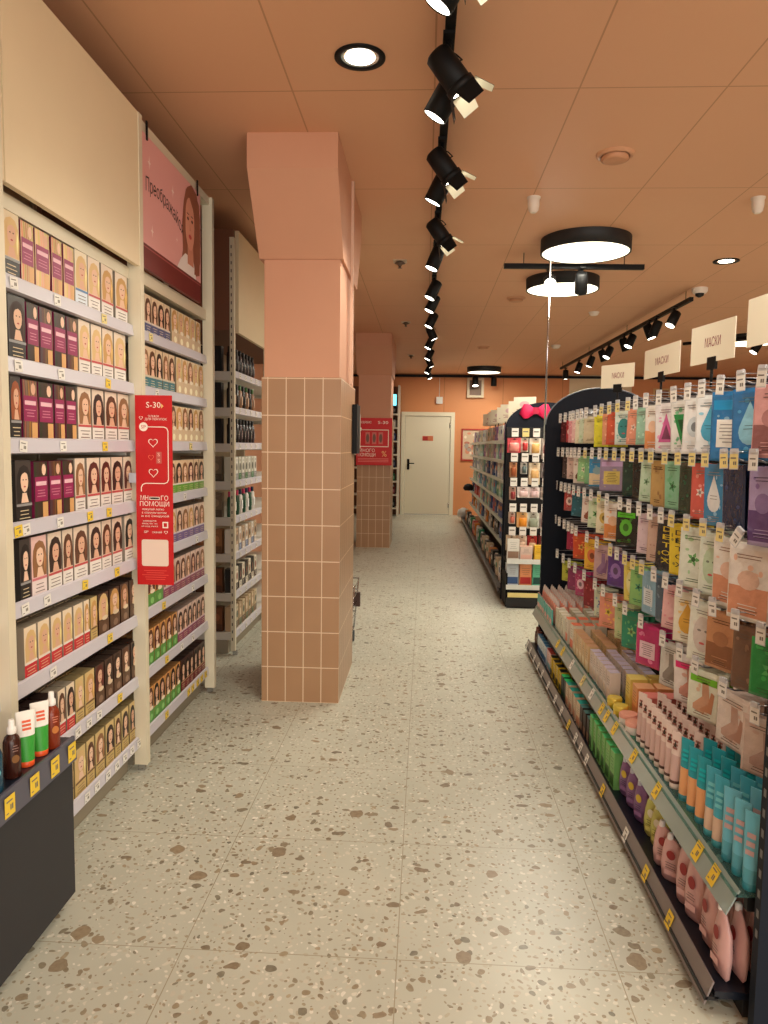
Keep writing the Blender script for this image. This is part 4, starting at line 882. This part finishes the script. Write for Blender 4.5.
def grid(key, mk, y0, y1, ny, x0, x1, nx, z, word, cat, rz=-PI / 2, place='glass shelf'):
    for j in range(nx):
        for i in range(ny):
            x = x0 + (x1 - x0) * (j / (nx - 1) if nx > 1 else 0); y = y0 + (y1 - y0) * (i / (ny - 1) if ny > 1 else 0)
            nm = f'{word}, {ORD[i]} from near end, ' + ('front line' if j == 0 else f'{ORD[j]} line back') + f', {place}'
            put(key, mk, (x, y, z), rz + rr.uniform(-.05, .05), nm, cat, f'{word} on the {place}')
grid('pinkb', pink_bottle, 4.54, 5.06, 10, .838, 1.08, 6, FZ, 'pink bottle with clear cap', 'bottle')
grid('tealp', plain_box((90, 190, 180), (226, 170, 160), .08, .1, .008), 4.56, 5.04, 6, .80, .80, 1, FZ, 'teal card pack', 'carton')
grid('creamb', plain_box((226, 220, 196), (236, 232, 214), .06, .125, .05), 4.22, 4.46, 4, .84, 1.0, 3, FZ, 'cream and grey box', 'carton')
grid('orangeb', plain_box((226, 216, 196), (240, 130, 90), .07, .14, .05, (232, 110, 70)), 4.0, 4.14, 2, .84, .97, 3, FZ, 'white box with orange top', 'carton')
grid('tanb', plain_box((222, 190, 140), (206, 160, 120), .065, .125, .05, (240, 220, 180)), 3.62, 3.92, 5, .84, 1.02, 3, FZ, 'tan gold box', 'carton')
grid('lavb', plain_box((222, 206, 196), (200, 190, 214), .054, .125, .045, (214, 190, 170)), 3.20, 3.53, 6, .84, .99, 3, FZ, 'lavender topped box', 'carton')
grid('yelb', plain_box((238, 214, 110), (246, 226, 130), .075, .14, .07, (226, 190, 70)), 3.08, 3.08, 1, .905, .985, 2, FZ, 'yellow box', 'carton')
grid('orab', plain_box((240, 170, 110), (248, 190, 140), .075, .135, .07, (226, 140, 80)), 2.98, 2.98, 1, .905, .985, 2, FZ, 'orange box', 'carton')
grid('pnkb', plain_box((236, 130, 120), (244, 150, 140), .075, .13, .07, (206, 90, 90)), 2.88, 2.88, 1, .912, .99, 2, FZ, 'coral pink box', 'carton')
def jar():
    o = empty('cream_jar'); b = MB(); b.lathe([(.026, 0), (.03, .004), (.03, .026)], M((226, 190, 60), .25, .4), 20); b.build('jar_body', o)
    b = MB(); b.lathe([(.031, .026), (.031, .042), (.028, .046)], M((232, 210, 90), .25, .4), 20); b.build('lid', o); return o
grid('jar', jar, 3.00, 3.10, 2, .822, .822, 1, FZ, 'gold cream jar', 'jar')
def tub():
    o = empty('cream_tub'); b = MB(); b.lathe([(.034, 0), (.036, .004), (.036, .03)], M((240, 230, 218), .35), 22); b.build('tub_body', o)
    b = MB(); b.lathe([(.037, .03), (.037, .042), (.034, .045)], M((226, 160, 140), .35), 22); b.build('lid', o); return o
grid('tub', tub, 2.82, 2.91, 2, .829, .832, 1, FZ, 'low tub with dusty pink lid', 'tub')
ptube = sq_tube((216, 184, 178), .044, .185, (226, 214, 200), (236, 216, 208), (170, 110, 100), mid=.55, tri=True)
grid('ptube', ptube, 2.36, 2.74, 8, .83, 1.04, 4, FZ, 'pale pink cream tube', 'tube', rz=-PI / 2 + .5)
otube = sq_tube((236, 172, 116), .05, .194, (60, 140, 150), (40, 160, 176), (20, 190, 200), mid=.48)
grid('otube', otube, 2.14, 2.28, 3, .835, 1.04, 4, FZ, 'teal tube with orange lower half', 'tube', rz=-PI / 2 + .55)
btube = sq_tube((226, 196, 170), .05, .195, (70, 160, 170), (70, 176, 200), (120, 210, 220), mid=.35)
grid('btube', btube, 2.01, 2.07, 2, .835, 1.04, 4, FZ, 'turquoise tube with beige lower half', 'tube', rz=-PI / 2 + .55)
ltube = sq_tube((90, 176, 196), .052, .195, (60, 150, 165), (110, 196, 220), (200, 170, 170), mid=.2)
grid('ltube', ltube, 1.81, 1.94, 3, .835, 1.04, 4, FZ, 'light blue tube', 'tube', rz=-PI / 2 + .6)
# base shelf goods
BZ = .065
def pouch(c, c2, capc=(240, 238, 232), w=.09, h=.135, name='spout_pouch'):
    def mk():
        o = empty(name); b = MB()
        b.loft([(0, w * .30, .002), (.012, w * .42, .012), (h * .35, w * .46, .019), (h * .65, w * .42, .014), (h * .86, w * .24, .006, -w * .1), (h * .93, w * .1, .005, -w * .16)], M(c, .3), 20)
        b.ell(-w * .02, h * .62, w * .16, h * .1, -.0185, M(c2, .4)); b.rect(-w * .22, h * .2, w * .22, h * .3, -.0215, M(tuple(min(255, v + 20) for v in c), .4)); lines(b, -w * .2, w * .2, h * .45, 3, .008, -.0215, M(tuple(int(v * .6) for v in c), .5))
        b.build('pouch_body', o)
        b = MB(); b.lathe([(.009, 0), (.0095, .002), (.0095, .016), (.006, .02)], M(capc, .35), 12, (-w * .16, 0, h * .9)); b.build('cap', o)
        return o
    return mk
tr = 'base shelf'
pnkt = pouch((214, 170, 166), (150, 40, 40), (244, 240, 238), .085, .19)
grid('bb1', dark_bottle((92, 62, 50), (120, 60, 50), .05, .12), 4.93, 5.06, 3, .80, .92, 3, BZ, 'small brown bottle', 'bottle', place=tr)
grid('bb2', plain_box((206, 220, 230), (60, 130, 180), .06, .115, .03, (40, 110, 170)), 4.585, 4.86, 5, .79, .92, 3, BZ, 'blue and white box', 'carton', place=tr)
grid('bb3', plain_box((226, 190, 186), (190, 60, 60), .048, .12, .03, (120, 190, 210)), 4.40, 4.50, 3, .79, .92, 3, BZ, 'pink and white pack', 'carton', place=tr)
grid('bb4', plain_box((214, 180, 40), (30, 30, 30), .06, .12, .04, (30, 26, 20)), 4.05, 4.33, 4, .79, .92, 3, BZ, 'yellow and black box', 'carton', place=tr)
grid('bb5', plain_box((40, 46, 44), (60, 226, 130), .06, .115, .04, (20, 70, 50)), 3.90, 3.98, 2, .79, .91, 3, BZ, 'black box with bright green top', 'carton', place=tr)
grid('bb6', plain_box((222, 200, 170), (60, 190, 180), .06, .12, .045, (200, 140, 110)), 3.55, 3.83, 4, .79, .91, 3, BZ, 'beige box with teal top', 'carton', place=tr)
grid('bb7', plain_box((56, 44, 40), (96, 150, 150), .05, .12, .04, (150, 120, 100)), 3.34, 3.49, 3, .79, .91, 3, BZ, 'dark brown box', 'carton', place=tr)
grid('gbox', plain_box((130, 196, 110), (110, 240, 150), .055, .15, .06, (60, 110, 50)), 2.90, 3.28, 6, .80, .94, 3, BZ, 'green pack with glossy mint top', 'carton', place=tr)
pur = pouch((140, 100, 150), (220, 190, 60), (220, 220, 235), .085, .15)
grid('pur', pur, 2.62, 2.82, 3, .81, .90, 2, BZ, 'purple spout pouch', 'pouch', rz=-PI / 2 + .5, place=tr)
yel = pouch((206, 206, 110), (240, 236, 210), (230, 236, 220), .095, .15)
grid('yel', yel, 2.44, 2.51, 2, .82, .92, 2, BZ, 'yellow green spout pouch', 'pouch', rz=-PI / 2 + .6, place=tr)
pnk = pouch((214, 170, 166), (150, 40, 40), (244, 240, 238), .09, .15)
grid('pnk', pnk, 2.25, 2.33, 2, .80, .88, 2, BZ, 'pink spout pouch mid-shelf', 'pouch', rz=-PI / 2 + .8, place=tr)
grid('pnkt', pnkt, 2.06, 2.13, 2, .80, .87, 2, BZ, 'pink spout pouch of nearer pair', 'pouch', rz=-PI / 2 + .5, place=tr)
for i, (x, y) in enumerate(((.778, 1.84), (.82, 1.84), (.862, 1.84), (.79, 1.95), (.834, 1.95), (.878, 1.95), (.94, 1.84), (.984, 1.84), (.95, 1.95))):
    put('pnkt', pnkt, (x + .01, y, BZ), -PI / 2 + .12, f'pink spout pouch with white cap at the near shelf end, {ORD[i]} counting from the aisle', 'pouch', 'pink pouches at the near end of the base shelf')

# ------------------------------------------------------------------ far gondola
HY0, HY1 = 6.95, 14.3; HX = .72
g2 = tag(empty('shelf_gondola', (1.2, HY0, 0)), 'long navy shelf gondola running back toward the grey door', 'display unit')
T2 = Matrix.Translation((-1.2, -HY0, 0)); RZ2 = [1.49, 1.27, 1.05, .83, .60, .36, .09]
b = MB(T2); b.box((1.17, HY0, 0), (1.2, HY1, 1.72), NAVY); b.build('back_panel', g2)
for yy in [HY0 + i * (HY1 - HY0) / 7 for i in range(8)]:
    b = MB(T2); b.box((1.10, yy - .02, 0), (1.17, yy + .02, 1.72), M((150, 140, 124), .5)); b.build('post', g2)
b = MB(T2); b.box((.845, HY0 - .035, 0), (.885, HY0 - .005, 1.66), M((150, 142, 124), .5)); b.build('corner_post', g2)
WSH = M((226, 236, 226), .4, name='pale_shelf')
for r, z in enumerate(RZ2):
    xf = .88 if r < 6 else HX
    b = MB(T2); b.box((xf, HY0, z - .02), (1.17, HY1, z), WSH if r < 6 else TRAY); s = b.build('shelf', g2)
    b = MB(T2); b.box((xf - .012, HY0, z - .035), (xf, HY1, z + .008), M((206, 220, 212), .3) if r < 6 else M((96, 90, 90), .4)); b.build('price_rail', s)
b = MB(T2); b.box((HX + .05, HY0, 0), (1.17, HY1, .06), BLK2); b.build('plinth', g2)
PAL = [(236, 240, 232), (190, 226, 210), (120, 170, 200), (60, 90, 150), (226, 210, 180), (206, 60, 50), (226, 140, 50), (60, 150, 110), (150, 110, 160), (40, 44, 50), (240, 236, 226), (220, 180, 170)]
CN = ['white', 'mint', 'light blue', 'dark blue', 'cream', 'red', 'orange', 'green', 'purple', 'black', 'ivory', 'blush']
r5 = random.Random(5)
ROWC = [[0, 4, 10, 8, 11], [0, 1, 8, 10, 8], [0, 1, 10, 3, 3], [1, 0, 2, 7, 2], [1, 4, 3, 5, 5], [6, 0, 9, 6, 3], [5, 7, 4, 6, 9, 0]]
for r, z in enumerate(RZ2):
    y = HY0 + .06; n = 0
    while y < HY1 - .1 and n < 28:
        ci = ROWC[r][min(len(ROWC[r]) - 1, int(r5.random() * len(ROWC[r])))] if y > 7.5 else ROWC[r][-1]
        c = PAL[ci]; x = (.93 if r < 6 else .80)
        wide = .14 + .012 * n * .7
        lab = f'{CN[ci]} item, {ORD[n]} from the near end, {ORD[r]} shelf of the far gondola'
        if (n + r) % 3: put(('hb', ci), box_item(c, tuple(min(255, v + 24) for v in c), PAL[(ci + 3) % 12], w=.12, h=.185, d=.07), (x, y + .06, z), -PI / 2 + .1, lab.replace('item', 'box'), 'carton', f'goods on the {ORD[r]} shelf of the far gondola')
        else: put(('hc', ci), dark_bottle(c, (236, 236, 230), .08, .18), (x, y + .06, z), -PI / 2 + .1, lab.replace('item', 'bottle'), 'bottle', f'goods on the {ORD[r]} shelf of the far gondola')
        y += wide; n += 1
for i in range(7):
    y = 7.1 + i * .62
    b = MB(); b.box((-.11, -.003, 0), (.11, .003, .17), SIGNW); b.ell(0, .1, .05, .03, -.004, M((226, 190, 190), .5)); lines(b, -.08, .08, .05, 3, .014, -.004, M((170, 110, 100), .5), .005); b.box((-.006, -.002, -.2), (.006, .002, 0), BLACK)
    tag(b.build('topper_card', None, (.93 + .02 * (i % 2), y, 1.72), -.5), f'white topper card standing on the far gondola, {ORD[i]} from the near end', 'card', 'topper cards on the far gondola')
# black tufts and a white parcel at the far end
b = MB(); b.lathe([(.09, 0), (.12, .05), (.10, .14), (.03, .18)], M((230, 226, 220), .6), 14); tag(b.build('toy_bundle', None, (.74, 13.9, .10)), 'white bundled goods on the base shelf at far end of gondola', 'goods')
b = MB(); b.lathe([(.07, 0), (.10, .04), (.07, .1), (.02, .12)], M((28, 24, 24), .7), 12); tag(b.build('hair_bun_pack', None, (.79, 13.3, .64)), 'black round pack sticking out near the far end of gondola', 'goods')

# ---- end cap of far gondola
e = tag(empty('end_cap_display', (1.12, 6.55, 0)), 'black arched end display with hanging accessories facing the camera', 'display unit')
T3 = Matrix.Translation((-1.12, -6.55, 0))
b = MB(T3); b.prism(arch(1.10, .37, 1.58, 1.83), 1, 6.88, 6.91, NAVY); b.box((.74, 6.55, 0), (.755, 6.88, 1.5 * 0 + .30), BLACK); b.build('back_panel', e)
b = MB(T3); b.box((.745, 6.855, .02), (1.46, 6.88, 1.60), M((16, 16, 18), .5)); b.build('peg_panel', e)
for z, zt in ((.42, 0), (.19, 0)):
    b = MB(T3); b.box((.74, 6.53, z - .02), (1.46, 6.86, z), BLK2); s = b.build('shelf', e)
    b = MB(T3); b.box((.74, 6.522, z - .03), (1.46, 6.53, z + .012), M((226, 230, 226), .3)); b.build('price_rail', s)
b = MB(T3); b.box((.75, 6.50, 0), (1.46, 6.86, .03), BLK2); b.box((.74, 6.48, .02), (1.46, 6.50, .09), BLK2); b.box((.75, 6.476, .1), (1.10, 6.48, .14), TAGP); b.build('base', e)
def hang_pack(c, c2, w, h):
    def mk():
        o = empty('blister_pack'); b = MB(); b.box((-w / 2, -.002, -h), (w / 2, .002, 0), M(c, .4)); b.ell(0, -.012, .012, .005, -.0026, BLK2, 8); lines(b, -w * .3, w * .3, -h * .2, 2, .012, -.003, M(c2, .5), .004); b.build('backing_card', o)
        b = MB(); b.loft([(-h * .9, w * .34, .014, 0, -.012), (-h * .85, w * .38, .022, 0, -.014), (-h * .4, w * .38, .022, 0, -.014), (-h * .34, w * .34, .014, 0, -.012)], M(c2, .35), 14); b.build('contents', o)
        return o
    return mk
EC = [(1.50, [((220, 80, 90), (240, 150, 140), .17, .17), ((226, 224, 206), (200, 60, 60), .09, .16), ((236, 230, 216), (226, 180, 110), .14, .19), ((200, 190, 180), (150, 60, 60), .10, .24)]),
      (1.28, [((206, 150, 100), (170, 90, 50), .09, .17), ((214, 214, 206), (90, 110, 110), .08, .13), ((236, 220, 190), (214, 170, 110), .14, .25), ((150, 140, 140), (90, 90, 100), .1, .17)]),
      (1.06, [((214, 180, 160), (150, 60, 60), .08, .15), ((240, 230, 224), (236, 206, 206), .15, .12), ((240, 226, 224), (226, 196, 200), .15, .12), ((226, 214, 206), (206, 190, 180), .08, .14)]),
      (.83, [((220, 200, 180), (200, 110, 90), .08, .13), ((240, 196, 130), (236, 150, 40), .14, .17), ((224, 226, 214), (150, 160, 140), .16, .18), ((210, 190, 184), (160, 110, 110), .09, .18)]),
      (.62, [((226, 206, 176), (190, 160, 130), .13, .18), ((230, 212, 190), (206, 176, 150), .13, .18), ((176, 40, 40), (220, 190, 150), .12, .22), ((120, 30, 34), (206, 150, 140), .10, .24)])]
for r, (zt, ps) in enumerate(EC):
    x = .80
    for n, (c, c2, w, h) in enumerate(ps):
        w *= .66; h *= .78; xx = .795 + n * .094
        b = MB(T3); b.tube([(xx, 6.855, zt + .01), (xx, 6.66, zt + .004)], .004, WIRE); hk = b.build('hook', e)
        b = MB(T3); b.box((xx - .03, 6.652, zt + .01), (xx + .03, 6.656, zt + .085), TAGP if (r, n) == (0, 1) else TAGW); b.rect(xx - .025, zt + .05, xx + .02, zt + .06, 6.6515, INK); b.build('price_tag', hk)
        for k in range(2):
            put(('ec', r, n), hang_pack(c, c2, w, h), (xx, 6.69 + k * .07, zt), rr.uniform(-.08, .08), f'{"front" if not k else "rear"} hanging pack, {ORD[n]} from left, {ORD[r]} row, arched end display', 'hanging pack', 'packs on the end display')
for n, (c, t_, w, h) in enumerate((((232, 230, 222), (150, 120, 100), .17, .19), ((226, 200, 186), (240, 190, 170), .17, .12), ((240, 190, 50), (250, 210, 80), .14, .13), ((226, 226, 214), (190, 190, 180), .1, .15))):
    put(('ecs', n), plain_box(c, t_, w * .62, h, .07), (.80 + n * .115, 6.60, .42), 0, f'{["white", "peach", "yellow", "pale grey"][n]} box on the upper shelf of the arched end display', 'carton')
for n, (c, t_) in enumerate((((206, 216, 226), (60, 90, 140)), ((236, 160, 110), (180, 40, 40)), ((110, 206, 170), (30, 80, 70)), ((226, 150, 140), (200, 80, 80)))):
    put(('ect', n), plain_box(c, c, .105, .19, .12, t_), (.80 + n * .115, 6.63, .19), 0, f'{["pale blue", "orange", "mint green", "coral"][n]} box on the lower shelf of the arched end display', 'carton')
# pink bow on the arch, pole
b = MB()
for s_ in (-1, 1):
    b.loft([(-.07, .02, .01, s_ * .09), (-.03, .07, .018, s_ * .08), (.02, .06, .018, s_ * .07), (.06, .02, .01, s_ * .09)], M((222, 24, 84), .5), 10)
b.box((-.025, -.02, -.03), (.025, .02, .03), M((190, 16, 66), .5))
tag(b.build('ribbon_bow', None, (1.00, 6.86, 1.75)), 'bright pink bow on top of the arched end display', 'bow')
b = MB(); b.tube([(0, 0, 0), (0, 0, 1.42)], .008, CHROME, 10)
tag(b.build('ceiling_rod', None, (.905, 5.72, 1.48)), 'thin chrome rod hanging from ceiling beside the arched unit', 'rod')

# ------------------------------------------------------------------ white shelving by the back door
fx = tag(empty('corner_shelving', (-1.0, 14.9, 0)), 'tall white shelving left of the grey door behind far column', 'shelving')
T4 = Matrix.Translation((1.0, -14.9, 0)); WP = M((236, 226, 206), .45)
b = MB(T4); b.box((-1.55, 14.9, 0), (-1.51, 15.3, 2.62), WP); b.box((-.56, 14.9, 0), (-.52, 15.3, 2.62), WP); b.box((-1.55, 15.28, 0), (-.52, 15.3, 2.62), BROWN); b.build('side_panel', fx)
CR = [(30, 30, 34), (70, 90, 150), (226, 226, 216), (60, 130, 90), (120, 50, 60), (40, 70, 110)]
for r in range(8):
    z = .17 + r * .27
    b = MB(T4); b.box((-1.51, 14.9, z - .03), (-.56, 15.28, z), WP); b.build('shelf', fx)
    for n in range(4):
        c = [CR[0], CR[4], CR[3], CR[5], CR[0], CR[1], CR[2], CR[0]][r]
        put(('cs', c), dark_bottle(c, (200, 200, 200) if r % 2 else (30, 30, 30), .08, .19), (-.63 - n * .1, 14.99, z), 0, f'{ORD[n]} bottle from the door, {ORD[r]} shelf up, white corner shelving', 'bottle', 'bottles on the white corner shelving')
b = MB(); b.box((-.08, -.01, -.12), (.08, .01, .12), BLK2); b.rect(-.07, -.11, .07, .11, -.011, M((120, 220, 230), .4, 0, 2.0))
tag(b.build('small_screen', None, (-.66, 14.93, 2.33)), 'small lit turquoise screen at top of the white corner shelving', 'screen')

# ------------------------------------------------------------------ ceiling fixtures
WARM = (1.0, .95, .80)
def lamp_light(kind, parent, loc, power, size=.3, color=WARM, spot=None, rot=(0, 0, 0)):
    l = bpy.data.lights.new('lamp_glow', kind); l.energy = power; l.color = color
    if kind == 'AREA': l.shape = 'DISK'; l.size = size
    if kind == 'SPOT': l.spot_size = spot; l.spot_blend = .7; l.shadow_soft_size = size
    o = bpy.data.objects.new('lamp_glow', l); col.objects.link(o); o.parent = parent; o.location = loc; o.rotation_euler = rot
    return o
LENS = M((255, 244, 214), .4, 0, 3.0, name='lit_diffuser')
LENS2 = M((255, 248, 230), .4, 0, 8.0, name='lit_lens')
def ring(x, y, lab, power=34, r=.315):
    o = tag(empty('round_ceiling_lamp', (x, y, CZ)), lab, 'ceiling lamp', 'round black ceiling lamps')
    b = MB(); n = 48
    b.lathe([(r - .012, -.098), (r, -.098), (r, 0)], BLK2, n, capb=False, capt=True); b.lathe([(r - .012, -.098), (r - .012, -.08)], BLK2, n, capb=False, capt=False); b.build('housing', o)
    b = MB(); b.lathe([(r - .013, -.094), (r - .013, -.088)], LENS, n); b.build('diffuser', o)
    lamp_light('AREA', o, (0, 0, -.102), power, r * 1.7)
ring(1.115, 5.5, 'round black ceiling lamp nearest the camera, above the mask display')
ring(1.18, 6.75, 'round black ceiling lamp just behind the short black track')
ring(1.07, 14.1, 'round black ceiling lamp near the back wall')
ring(1.12, 1.4, 'added round fill lamp above the aisle outside the view ahead', 30); ring(1.12, -1.2, 'added round fill lamp behind the camera', 34)  # unseen lamps added for ambient fill
ring(4.2, 4.0, 'added round fill lamp over the right part of the shop', 60); ring(4.2, 10.0, 'added round fill lamp over the far right part of the shop', 60)  # extra lamps added to fill the left shelf fronts from the right
def downlight(x, y, lab, power=16):
    o = tag(empty('recessed_downlight', (x, y, CZ)), lab, 'downlight', 'recessed downlights'); o.scale = (.88, .88, 1)
    b = MB(); b.lathe([(.112, -.001), (.112, -.006), (.088, -.008), (.082, -.002)], BLACK, 32, capb=False, capt=False); b.build('trim_ring', o)
    b = MB(); b.lathe([(.083, -.003), (.07, -.0015)], M((190, 200, 200), .2, .6), 28, capb=False, capt=False); b.build('reflector', o)
    b = MB(); b.lathe([(.066, -.004), (.066, -.002)], LENS2, 28); b.build('lens', o)
    lamp_light('SPOT', o, (0, 0, -.01), power, .06, spot=2.2)
downlight(-.28, 2.98, 'bright recessed downlight in a black ring nearest the camera')
downlight(2.335, 6.11, 'recessed downlight above the right-hand signs')
def spotlight(x, y, z, dirv, lab, barn=False, power=14, grp='spotlights on the long central track', s=1.0, lit=True):
    o = tag(empty('track_spotlight', (x, y, z)), lab, 'spotlight', grp)
    d = Vector(dirv).normalized(); q = Vector((0, 0, -1)).rotation_difference(d).to_matrix().to_4x4()
    hd = Vector((0, 0, -.105)) ; R_ = Matrix.Translation(hd) @ q @ Matrix.Scale(s, 4)
    b = MB(); b.tube([(0, 0, 0), (0, 0, -.05), (0, 0, -.10)], .011, BLACK, 8); b.box((-.02, -.05, -.012), (.02, .05, .0), BLACK); b.build('bracket', o)
    b = MB(); b.tube([(-.02, .02, -.02), (.03, .045, -.035), (.05, .03, -.06), (.02, .01, -.08)], .003, BLACK, 6); b.build('cable', o)
    b = MB(R_); b.lathe([(.034, .07), (.046, .06), (.048, .0), (.048, -.085), (.044, -.088), (.044, -.08)], BLACK, 24, capt=False); b.lathe([(.03, .071), (.034, .07)], BLACK, 24); b.build('head', o)
    b = MB(R_); b.lathe([(.0435, -.084), (.0435, -.080)], LENS2 if lit else BLK2, 24); b.build('lens', o)
    if barn:
        WB = M((226, 220, 196), .5)
        for k in range(4):
            K = R_ @ Matrix.Rotation(k * PI / 2, 4, 'Z')
            b = MB(K); b.add([(-.04, .05, -.085), (.04, .05, -.085), (.032, .085, -.15), (-.032, .085, -.15)], [(0, 1, 2, 3)], WB)
            b.add([(-.04, .0515, -.085), (.04, .0515, -.085), (.032, .0865, -.15), (-.032, .0865, -.15), (-.04, .05, -.085), (.04, .05, -.085), (.032, .085, -.15), (-.032, .085, -.15)], [(3, 2, 1, 0), (0, 4, 7, 3), (1, 2, 6, 5), (2, 3, 7, 6)], BLACK)
            b.build('barn_door', o)
        b = MB(R_); b.lathe([(.05, -.06), (.054, -.062), (.054, -.086), (.05, -.087)], BLACK, 24, capb=False, capt=False); b.build('barn_ring', o)
    if lit: lamp_light('SPOT', o, tuple(hd + d * .1), power, .035, spot=1.5, rot=Vector((0, 0, -1)).rotation_difference(d).to_euler())
    return o
def track(p0, p1, lab, grp=None):
    a, c = Vector(p0), Vector(p1); d = c - a; o = tag(empty('light_track', p0, math.atan2(d.y, d.x)), lab, 'light track')
    b = MB(); b.box((0, -.018, -.018), (d.length, .018, .018), BLACK); b.build('rail', o)
    b = MB()
    n = max(2, int(d.length / 1.5)); 
    for i in range(n):
        q = .15 + (d.length - .3) * i / (n - 1); b.tube([(q, 0, .018), (q, 0, CZ - p0[2])], .003, BLACK, 6)
    b.build('suspension', o)
TZ = 2.86
track((.062, 1.3, TZ), (.03, 14.6, TZ), 'long black lighting track along the ceiling above the aisle')
LT = [(2.22, 0, (-.5, .1, -.8)), (2.04, 1, (.6, -.1, -.75)), (2.74, 1, (.62, .12, -.75)), (2.94, 0, (-.5, .1, -.85)), (3.62, 1, (.62, .1, -.78)), (3.92, 0, (-.45, .1, -.9)), (4.7, 1, (.6, .1, -.8)), (5.35, 0, (-.35, -.1, -.9)), (6.4, 0, (-.4, -.1, -.85)), (7.0, 0, (-.4, -.1, -.85)), (7.9, 0, (-.4, -.1, -.85)), (8.8, 0, (.4, 0, -.85)), (9.6, 0, (-.4, -.1, -.85)), (10.8, 0, (-.4, -.1, -.85)), (11.8, 0, (.4, 0, -.85)), (12.8, 0, (-.4, -.1, -.85)), (13.8, 0, (.3, -.1, -.85))]
for i, (y, bn, dv) in enumerate(LT):
    spotlight(.058 - .0015 * y, y, TZ - .02, dv, f'black {"barn-door " if bn else ""}spotlight on the central track, {ORD[i]} from the camera', bool(bn), power=20)
for i, (y, dv) in enumerate(((1.5, (-.6, .1, -.8)), (.9, (.6, .1, -.8)), (-.2, (-.6, .1, -.8)))):
    pass
track((.577, 5.87, 2.80), (1.642, 5.90, 2.80), 'short black cross track between the two round lamps')
spotlight(.93, 5.88, 2.79, (-.1, -.95, -.42), 'lit black spotlight facing the camera on the short cross track', grp='spotlights on the short track', power=8)
spotlight(1.17, 5.88, 2.79, (.1, .5, -.8), 'black spotlight turned away on the short cross track', grp='spotlights on the short track', power=10)
track((2.42, 7.1, 2.80), (2.33, 13.2, 2.80), 'black lighting track on the right running to the back wall')
for i, (y, dv) in enumerate(((7.45, (-.45, -.2, -.85)), (8.0, (-.3, .2, -.9)), (8.25, (.3, -.2, -.9)), (8.95, (-.4, -.2, -.85)), (9.25, (.3, 0, -.9)), (10.0, (-.4, -.2, -.85)), (10.35, (.3, 0, -.9)), (11.05, (-.3, 0, -.9)), (11.9, (-.3, -.1, -.9)), (13.0, (0, 0, -1)))):
    spotlight(2.38, y, 2.79, dv, f'black spotlight on the right-hand track, {ORD[i]} from the near end', power=9, grp='spotlights on the right-hand track')
track((3.3, 9.9, 2.78), (4.6, 8.6, 2.78), 'lowest black track at far right behind the word signs')
for i, (x, y) in enumerate(((3.52, 9.7), (3.95, 9.25), (4.3, 8.9))):
    spotlight(x, y, 2.77, (-.5, -.1, -.8), f'black spotlight behind the word signs, {ORD[i]} from left', power=9, grp='spotlights behind the signs')
spotlight(.98, 15.1, CZ - .05, (.0, -.3, -.9), 'black spotlight on the back wall above the framed poster', grp='spotlights at the back wall', power=8, s=1.3)
spotlight(1.35, 15.1, CZ - .05, (.0, .1, -.9), 'black spotlight right of the far round lamp', grp='spotlights at the back wall', power=8, s=1.2)
# small ceiling devices
def dome(x, y, lab, r=.035, h=.09, c=(236, 222, 206), nm='motion_sensor'):
    b = MB(); b.lathe([(r * .5, -h), (r * .85, -h * .85), (r, -h * .5), (r, -.01), (r * 1.15, -.008), (r * 1.15, 0)], M(c, .4), 20); tag(b.build(nm, None, (x, y, CZ)), lab, 'sensor')
dome(.617, 4.60, 'white sensor on the ceiling left of the round lamp'); dome(1.93, 4.62, 'white sensor on the ceiling near right edge')
dome(1.81, 8.35, 'small white sensor behind the round lamps', .05, .04, nm='smoke_detector'); dome(1.86, 11.0, 'tiny white detector far back beside right-hand track', .06, .05, nm='smoke_detector')
for x, y, lab in ((.931, 3.95, 'round ceiling vent disc nearest the camera'), (.876, 7.6, 'round ceiling vent disc beside the cross track'), (.83, 11.2, 'round ceiling vent disc far back')):
    o = tag(empty('ceiling_vent', (x, y, CZ)), lab, 'vent'); b = MB(); b.lathe([(.095, 0), (.09, -.012), (.075, -.014)], M((214, 158, 120), .5), 28, capb=False, capt=False); b.build('vent_ring', o)
    b = MB(); b.lathe([(.066, -.012), (.070, -.03), (.055, -.036)], M((206, 148, 110), .5), 28, capb=False); b.lathe([(.054, -.036), (.001, -.038)], M((206, 148, 110), .5), 28, capb=False); b.build('vent_disc', o)
for x, y, lab in ((-.232, 6.13, 'sprinkler head nearest the near column'), (-.26, 9.07, 'sprinkler head midway down the aisle'), (-.26, 12.3, 'sprinkler head before the back wall')):
    o = tag(empty('sprinkler', (x, y, CZ)), lab, 'sprinkler'); b = MB(); b.box((-.055, -.055, -.004), (.055, .055, 0), M((236, 214, 190), .5)); b.build('escutcheon', o)
    b = MB(); b.lathe([(.02, -.004), (.045, -.02), (.02, -.026), (.008, -.05), (.02, -.056)], M((110, 90, 76), .4, .5), 14); b.build('sprinkler_head', o)
o = tag(empty('security_camera', (2.494, 7.11, CZ)), 'small white dome security camera above the right track', 'camera')
b = MB(); b.lathe([(.07, 0), (.07, -.03), (.055, -.05)], M((236, 226, 214), .4), 20); b.build('mount', o); b = MB(); b.lathe([(.04, -.045), (.036, -.07), (.01, -.085)], BLK2, 16); b.build('lens_dome', o)

# ------------------------------------------------------------------ world and view
w = bpy.data.worlds.new('World'); S.world = w; w.use_nodes = True
w.node_tree.nodes['Background'].inputs[0].default_value = (1, .85, .7, 1); w.node_tree.nodes['Background'].inputs[1].default_value = .2
vs = S.view_settings; vs.view_transform = 'Standard'; vs.look = 'None'; vs.gamma = 1; vs.exposure = 0.12; vs.use_curve_mapping = False
